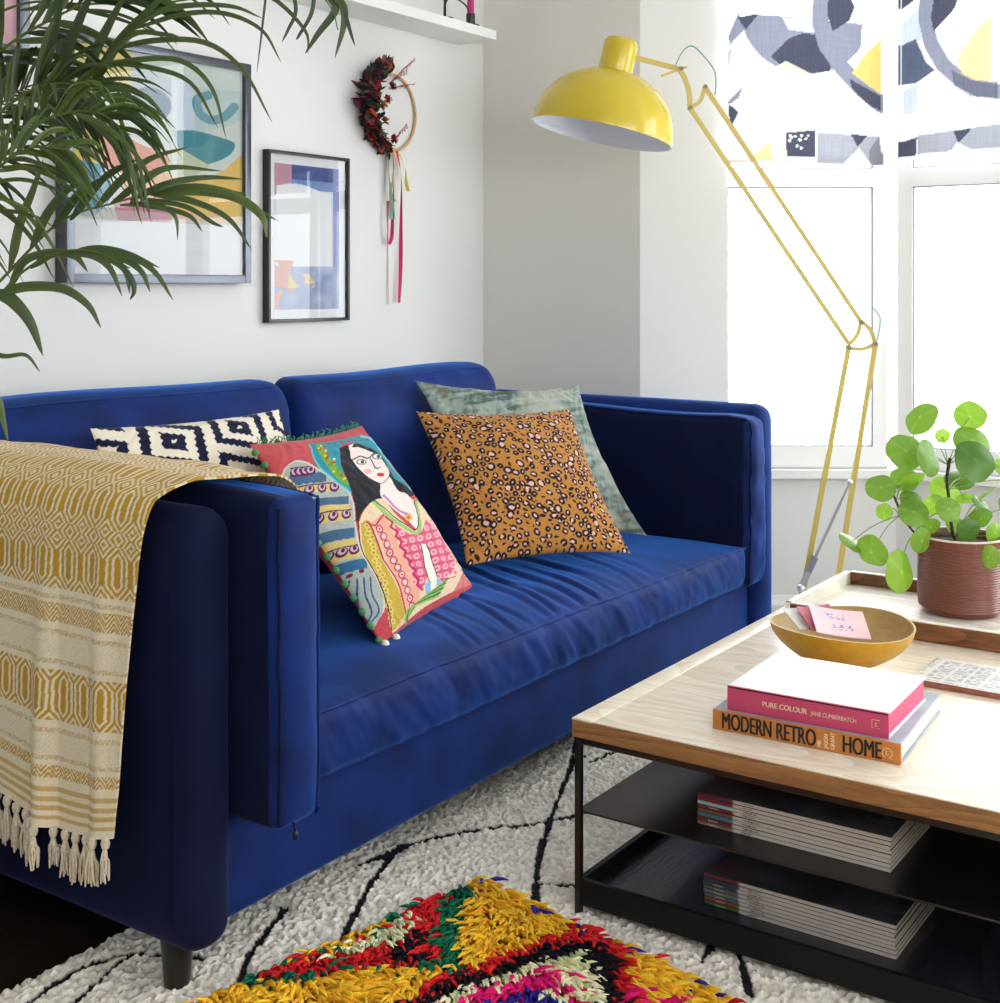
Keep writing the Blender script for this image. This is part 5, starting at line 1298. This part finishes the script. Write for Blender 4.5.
# wreath
wc = np.array([3.475, WY-.007, 1.812]); RH = .122
wr_t = thing('dried_flower_wreath', wc, 'thin wooden hoop with dark dried flowers on its left and hanging ribbons', 'wreath')
ringp = [wc+np.array([RH*math.cos(a), 0, RH*1.06*math.sin(a)]) for a in np.linspace(0, 2*PI, 65)]
obj('hoop', tube(ringp, .0052, 8, False), mat('beech_hoop', (206, 168, 122), .5), wr_t)
M['flower'] = leafmat('dried_petals', .8, .15, 1.0)
g = []
cols = [(34, 66, 66), (30, 54, 50), (84, 26, 38), (60, 34, 58), (190, 76, 36), (150, 36, 46), (78, 98, 58), (40, 34, 38), (128, 108, 48), (26, 48, 58), (164, 84, 100)]
def petal(p, d, L, w_, c, n=5):
    d = d/np.linalg.norm(d); s_, m_ = frame_of(d); V = []; 
    for i in range(n+1):
        t = i/n; ww = w_*math.sin(PI*min(1, t*.93+.05))**.8; q_ = p+d*L*t+m_*L*.15*t*t
        V += [q_-s_*ww+m_*ww*.3, q_, q_+s_*ww+m_*ww*.3]
    F = []
    for i in range(n):
        b_ = i*3; F += [(b_, b_+1, b_+4, b_+3), (b_+1, b_+2, b_+5, b_+4)]
    return np.array(V), F, np.tile(lin(c), (len(V), 1))
rr = random.Random(4)
for k in range(520):
    a = math.radians(rr.uniform(98, 258)); bulge = max(.05, math.sin((math.degrees(a)-92)/170*PI))**.8; p = wc+np.array([RH*math.cos(a)*rr.uniform(.80, 1.25)-.034*bulge, -rr.uniform(0, .06)*bulge, RH*1.06*math.sin(a)*rr.uniform(.9, 1.18)+.012])
    d = np.array([math.cos(a)*.9+rr.uniform(-.8, .8), rr.uniform(-1.1, .15), math.sin(a)+rr.uniform(-.9, .9)]); L = rr.uniform(.026, .055)*(.55+.6*bulge)
    g.append(petal(p, d, L, rr.uniform(.006, .014), rr.choice(cols)))
obj('dried_flowers', g, M['flower'], wr_t)
g = []
for (pa, c) in (((-.085, .03), (176, 74, 34)), ((-.10, -.045), (150, 90, 40)), ((-.06, .075), (120, 30, 46)), ((-.055, -.10), (150, 28, 40)), ((-.11, .01), (190, 130, 60))):
    p = wc+np.array([pa[0], -.045, pa[1]])
    g = [petal(p, np.array([rr.uniform(-1, 1), rr.uniform(-1.2, .1), rr.uniform(-1, 1)]), .020, .005, c) for k in range(26)]
    obj('bloom', g, M['flower'], wr_t)
g = []
for (s0, dr, n_s) in (((-.03, .10), (.10, -.03, .085), 1), ((-.05, .09), (.08, -.03, .05), 1), ((-.10, .07), (-.04, -.02, .07), 2), ((-.12, .02), (-.06, -.02, .03), 2), ((-.02, .08), (.07, -.03, .02), 1), ((-.02, -.10), (.05, -.02, .05), 1), ((-.12, -.03), (-.07, -.02, -.02), 2)):
    p = wc+np.array([s0[0], -.02, s0[1]]); g = []
    for j in range(3):
        e_ = p+np.array(dr)*rr.uniform(.7, 1.05)+np.array([0, 0, rr.uniform(-.015, .015)]); g.append(tube([p, (p+e_)/2+UP*.005, e_], .0009, 4, col=(190, 110, 130)))
        for i in range(26): t = rr.uniform(.25, 1); q_ = p+(e_-p)*t; g.append(petal(q_, np.array([rr.uniform(-1, 1), rr.uniform(-1, 1), rr.uniform(-1, 1)]), .007, .0014, (190, 106, 128) if n_s == 1 else (120, 60, 76), 2))
    obj('feathery_sprig', g, M['flower'], wr_t)
def ribbon(P, w_, c):
    Q = smooth([wc+np.array([x+.018, -.012-y_, z_*1.02]) for x, y_, z_ in P], 8); V = []
    for i, q_ in enumerate(Q):
        an = i*.10; sd = np.array([math.cos(an), math.sin(an), 0]); V += [q_-sd*w_*.62, q_+sd*w_*.62]
    return np.array(V), [(2*i, 2*i+1, 2*i+3, 2*i+2) for i in range(len(Q)-1)], np.tile(lin(c), (len(V), 1))
for P, w_, c, lab in (([(-.012, 0, -.13), (.006, .004, -.22), (.010, .0, -.38), (.008, 0, -.52), (.000, 0, -.640)], .011, (206, 44, 92), 'long magenta ribbon'),
                      ([(-.03, 0, -.12), (-.038, .006, -.24), (-.036, 0, -.36), (-.040, 0, -.42), (-.056, 0, -.445), (-.062, 0, -.40), (-.060, 0, -.3)], .010, (196, 40, 84), 'looped magenta ribbon'),
                      ([(-.05, 0, -.12), (-.056, .004, -.22), (-.040, 0, -.32), (-.038, 0, -.36)], .016, (160, 204, 192), 'pale aqua ribbon'),
                      ([(-.03, .002, -.12), (-.038, .006, -.20), (-.044, .0, -.28), (-.020, 0, -.30)], .010, (222, 206, 70), 'yellow ribbon'),
                      ([(.0, .002, -.14), (.026, .006, -.19), (.038, .0, -.23), (.050, 0, -.262)], .010, (214, 206, 70), 'short yellow ribbon'),
                      ([(-.058, .0, -.14), (-.062, .002, -.30), (-.063, .0, -.48), (-.062, 0, -.645)], .007, (214, 206, 204), 'thin greyish ribbon')):
    obj('ribbon', ribbon(P, w_, c), M['flower'], wr_t, label=lab)

# ================================================================== PALM
M['palm'] = leafmat('palm_leaflet', .42, .18, 1.2)
PB_ = np.array([1.02, 2.42, 0])
palm = thing('potted_palm', PB_, 'tall arching green palm in a planter left of the sofa', 'plant')
obj('planter', lathe([(0, 0), (.14, 0), (.17, .02), (.20, .30), (.205, .36), (.195, .36), (.185, .30), (0, .30)], PB_, 40), mat('grey_planter', (150, 146, 140), .6), palm)
def leafstrip(P, w_, shade, fold=.35, n=None, side=None):
    P = smooth(P, 5); m = len(P); V = []; K = []
    c0 = lin((30, 50, 22))*(1-shade)+lin((116, 138, 66))*shade
    for i in range(m):
        t = i/(m-1); T = P[min(i+1, m-1)]-P[max(i-1, 0)]; T /= np.linalg.norm(T)+1e-9
        s_ = side-T*(side@T); s_ /= np.linalg.norm(s_)+1e-9; nn = np.cross(s_, T)
        ww = .80*w_*(min(1, t*5+.25))*(1-t**2.2)**.75+.0004
        V += [P[i]-s_*ww+nn*ww*fold, P[i], P[i]+s_*ww+nn*ww*fold]
        tip = np.clip((t-.93)*12, 0, 1); cc = c0*(1-tip)+lin((110, 84, 50))*tip; K += [cc*1.0, cc*.8, cc*1.05]
    F = []
    for i in range(m-1):
        b_ = i*3; F += [(b_, b_+1, b_+4, b_+3), (b_+1, b_+2, b_+5, b_+4)]
    return np.array(V), F, np.array(K)
rp = random.Random(21)
def P3(l): return [at(x, y, d) for x, y, d in l]
def frond(R, leaflets=0, L=.3, spread=(55, 25), w_=.011, droop=.5, sides=(1, 1), t0=.15, bothdir=None, extra=(), shade=(.1, .5), thick=.0045, seed=1):
    rp = random.Random(seed); Q = smooth(P3(R), 10); m = len(Q); g = []
    g.append(tube(Q, np.linspace(thick, .0012, m), 6, col=(96, 112, 50)))
    for k in range(leaflets):
        for sd in (0, 1):
            if not sides[sd] or rp.random() > sides[sd]: continue
            t = t0+(1-t0)*(k+.5*sd+rp.uniform(-.2, .2))/leaflets; t = min(max(t, 0), .999); i = int(t*(m-1)); p = Q[i]
            T = Q[min(i+1, m-1)]-Q[max(i-1, 0)]; T /= np.linalg.norm(T)
            s_ = np.cross(T, FW); s_ /= np.linalg.norm(s_); s_ = s_*(1 if sd == 0 else -1)    # to the side, in the picture-wide sense
            s_ = s_*.85+FW*rp.uniform(-.6, .6); s_ /= np.linalg.norm(s_)
            an = math.radians(spread[0]*(1-t)+spread[1]*t+rp.uniform(-7, 7)); d = T*math.cos(an)+s_*math.sin(an)
            l = L*(math.sin(PI*min(1, .18+.75*t)))**.6*rp.uniform(.8, 1.1); dr = droop*rp.uniform(.6, 1.3)
            pts = [p, p+d*l*.35+UP*-.02*dr*l, p+d*l*.7-UP*dr*l*.22, p+d*l*.95-UP*dr*l*.55]
            g.append(leafstrip(pts, w_*rp.uniform(.75, 1.15), rp.uniform(*shade), side=np.cross(d, FW)*.6+FW*rp.uniform(-1.0, 1.0)+1e-3))
    for pts, ww, sh_ in extra: g.append(leafstrip(P3(pts), ww, sh_, side=np.cross(P3(pts)[-1]-P3(pts)[0], FW)/np.linalg.norm(P3(pts)[-1]-P3(pts)[0])+FW*.35))
    obj('frond', g, M['palm'], palm)
d = 2.35
# lower frond reaching right
frond([(-190, 480, 2.3), (-60, 340, 2.3), (0, 281, 2.3), (60, 222, 2.32), (114, 203, 2.34), (165, 190, 2.36)], thick=.004,
      extra=[([(9, 270, 2.3), (18, 225, 2.3), (32, 190, 2.3), (43, 160, 2.3)], .013, .55), ([(30, 248, 2.3), (45, 215, 2.28), (66, 190, 2.28), (90, 178, 2.3)], .013, .35), ([(52, 228, 2.3), (72, 200, 2.3), (90, 186, 2.3), (128, 165, 2.3)], .013, .3),
             ([(70, 220, 2.3), (88, 195, 2.3), (110, 172, 2.3), (140, 158, 2.3)], .011, .3), ([(95, 208, 2.3), (120, 180, 2.3), (150, 158, 2.32), (188, 147, 2.34)], .011, .4), ([(110, 204, 2.3), (140, 182, 2.3), (170, 167, 2.34), (222, 171, 2.36)], .010, .35),
             ([(130, 200, 2.3), (165, 184, 2.3), (205, 177, 2.34), (243, 179, 2.36)], .009, .3), ([(150, 193, 2.34), (195, 188, 2.34), (235, 196, 2.34), (262, 216, 2.33), (267, 238, 2.33)], .014, .6), ([(155, 192, 2.34), (200, 192, 2.34), (240, 200, 2.34), (278, 221, 2.34)], .008, .4),
             ([(150, 194, 2.3), (190, 200, 2.3), (228, 218, 2.3), (252, 250, 2.3)], .008, .3), ([(130, 202, 2.3), (165, 208, 2.3), (190, 216, 2.3), (202, 231, 2.3)], .007, .3), ([(140, 198, 2.3), (185, 206, 2.3), (212, 222, 2.3), (223, 227, 2.3)], .006, .3), ([(120, 205, 2.3), (155, 204, 2.3), (175, 216, 2.3), (178, 240, 2.3)], .006, .45), ([(160, 190, 2.35), (200, 186, 2.35), (222, 190, 2.35), (248, 194, 2.35)], .007, .3)])
# lowest small frond
frond([(-190, 520, 2.2), (-60, 380, 2.2), (0, 296, 2.2), (28, 268, 2.2), (60, 252, 2.2), (95, 252, 2.2), (130, 268, 2.2)], thick=.0035,
      extra=[([(8, 290, 2.2), (22, 262, 2.2), (45, 252, 2.2), (62, 250, 2.2)], .011, .35), ([(30, 268, 2.2), (52, 253, 2.2), (75, 256, 2.2), (88, 272, 2.2)], .010, .3), ([(60, 252, 2.2), (90, 254, 2.2), (110, 268, 2.2), (122, 296, 2.2)], .009, .3), ([(80, 251, 2.2), (105, 256, 2.2), (125, 270, 2.2), (130, 294, 2.2)], .009, .3), ([(90, 252, 2.2), (122, 258, 2.2), (142, 272, 2.2), (150, 292, 2.2)], .008, .25),
             ([(95, 252, 2.2), (130, 256, 2.2), (155, 272, 2.2), (173, 300, 2.2)], .008, .35), ([(70, 252, 2.2), (100, 248, 2.2), (130, 254, 2.2), (160, 268, 2.2)], .008, .3), ([(120, 262, 2.2), (132, 280, 2.2), (134, 292, 2.2), (130, 300, 2.2)], .006, .2)])
frond([(-190, 560, 2.1), (-60, 400, 2.1), (-10, 305, 2.1), (0, 293, 2.1)], thick=.003,
      extra=[([(0, 293, 2.1), (25, 286, 2.1), (62, 288, 2.1), (88, 305, 2.1), (101, 328, 2.1)], .011, .35), ([(-5, 290, 2.1), (12, 300, 2.1), (30, 322, 2.1), (43, 356, 2.1)], .014, .3), ([(-12, 395, 2.0), (-2, 400, 2.0), (3, 420, 2.0), (8, 442, 2.0)], .007, .6), ([(-12, 352, 2.1), (5, 356, 2.1), (26, 355, 2.1), (40, 372, 2.1)], .005, .4)])
# middle mass, drooping right
frond([(-200, 330, 2.5), (-90, 200, 2.45), (0, 112, 2.42), (50, 84, 2.4), (95, 92, 2.4), (125, 118, 2.4)], 34, .21, (62, 30), .0070, .95, (1, .5), .22, seed=3, shade=(.1, .6))
frond([(-200, 380, 2.35), (-90, 250, 2.3), (0, 160, 2.28), (45, 120, 2.26), (95, 112, 2.26), (130, 135, 2.26)], 30, .20, (60, 28), .0066, 1.1, (1, .6), .25, seed=7, shade=(.1, .7))
frond([(-200, 400, 2.5), (-90, 240, 2.5), (-20, 130, 2.5), (20, 90, 2.5), (70, 80, 2.5)], 26, .22, (70, 35), .0072, 1.2, (.6, 1), .3, seed=11, shade=(.0, .35))
frond([(-200, 420, 2.15), (-90, 300, 2.15), (-20, 190, 2.15), (25, 150, 2.15), (70, 150, 2.15)], 18, .17, (60, 30), .0062, 1.0, (1, .8), .35, seed=13, shade=(.3, .9))
# upper frond with broad blades
frond([(-200, 260, 2.45), (-90, 140, 2.45), (0, 52, 2.45), (60, 15, 2.45), (120, -12, 2.46), (190, -30, 2.46)], 20, .24, (55, 25), .0095, .7, (1, .6), .25, seed=17, shade=(.0, .4),
      extra=[([(28, 110, 2.4), (45, 60, 2.4), (56, 20, 2.4), (62, -20, 2.4)], .016, .2), ([(45, 120, 2.4), (62, 60, 2.4), (80, 15, 2.4), (100, -25, 2.4)], .018, .15), ([(70, 110, 2.4), (92, 55, 2.4), (110, 20, 2.4), (130, -15, 2.4)], .016, .25), ([(88, 90, 2.42), (115, 45, 2.42), (142, 15, 2.42), (175, -14, 2.42)], .015, .3),
             ([(120, 40, 2.42), (150, 15, 2.42), (185, 5, 2.42), (232, 6, 2.42), (262, 18, 2.42)], .009, .35), ([(130, 30, 2.42), (180, 14, 2.42), (225, 13, 2.42), (262, 30, 2.42), (281, 62, 2.42)], .007, .3), ([(110, 50, 2.42), (152, 40, 2.42), (205, 42, 2.42), (243, 70, 2.42), (272, 122, 2.42)], .008, .35),
             ([(85, 72, 2.4), (130, 60, 2.4), (180, 60, 2.4), (212, 88, 2.4), (226, 138, 2.4)], .008, .35), ([(100, 62, 2.4), (145, 66, 2.4), (190, 82, 2.4), (218, 128, 2.4)], .007, .3), ([(90, 80, 2.4), (130, 35, 2.4), (165, 34, 2.4), (180, 37, 2.4)], .008, .3), ([(262, -30, 2.42), (266, -10, 2.42), (262, 30, 2.42), (257, 72, 2.42)], .003, .2)])
frond([(-160, 120, 2.6), (0, 12, 2.6), (90, 4, 2.6), (170, 2, 2.6), (240, -12, 2.6), (300, -20, 2.6), (330, 6, 2.6), (338, 30, 2.6)], thick=.003,
      extra=[([(20, 10, 2.6), (60, 5, 2.6), (110, 16, 2.6), (150, 30, 2.6)], .008, .3), ([(180, -8, 2.6), (225, -14, 2.6), (270, -4, 2.6), (305, 30, 2.6), (308, 54, 2.6)], .007, .3), ([(322, -10, 2.6), (336, 8, 2.6), (318, 34, 2.6), (305, 54, 2.6)], .010, .2), ([(330, -10, 2.6), (343, 5, 2.6), (344, 25, 2.6), (335, 58, 2.6)], .011, .25), ([(335, -10, 2.6), (344, 10, 2.6), (350, 30, 2.6), (355, 46, 2.6)], .006, .1),
             ([(290, -20, 2.6), (296, 10, 2.6), (288, 30, 2.6), (282, 42, 2.6)], .005, .15), ([(315, -16, 2.6), (312, 12, 2.6), (300, 34, 2.6), (296, 40, 2.6)], .005, .1)])
# stems down into the planter
g = []
for (x, y, dd) in ((-190, 480, 2.3), (-190, 520, 2.2), (-190, 560, 2.1), (-200, 330, 2.5), (-200, 380, 2.35), (-200, 400, 2.5), (-200, 420, 2.15), (-200, 260, 2.45), (-160, 120, 2.6)):
    e_ = at(x, y, dd); b_ = PB_+np.array([rp.uniform(-.06, .06), rp.uniform(-.06, .06), .30]); g.append(tube(smooth([b_, (b_+e_)/2*np.array([1, 1, 1])+(PB_-(b_+e_)/2)*np.array([.3, .3, 0]), e_], 8), np.linspace(.010, .0048, 17), 7, col=(96, 112, 50)))
obj('stem', g, M['palm'], palm)
obj('soil', lathe([(.19, .302), (.1, .312), (0, .315)], PB_, 24), M['soil'], palm)
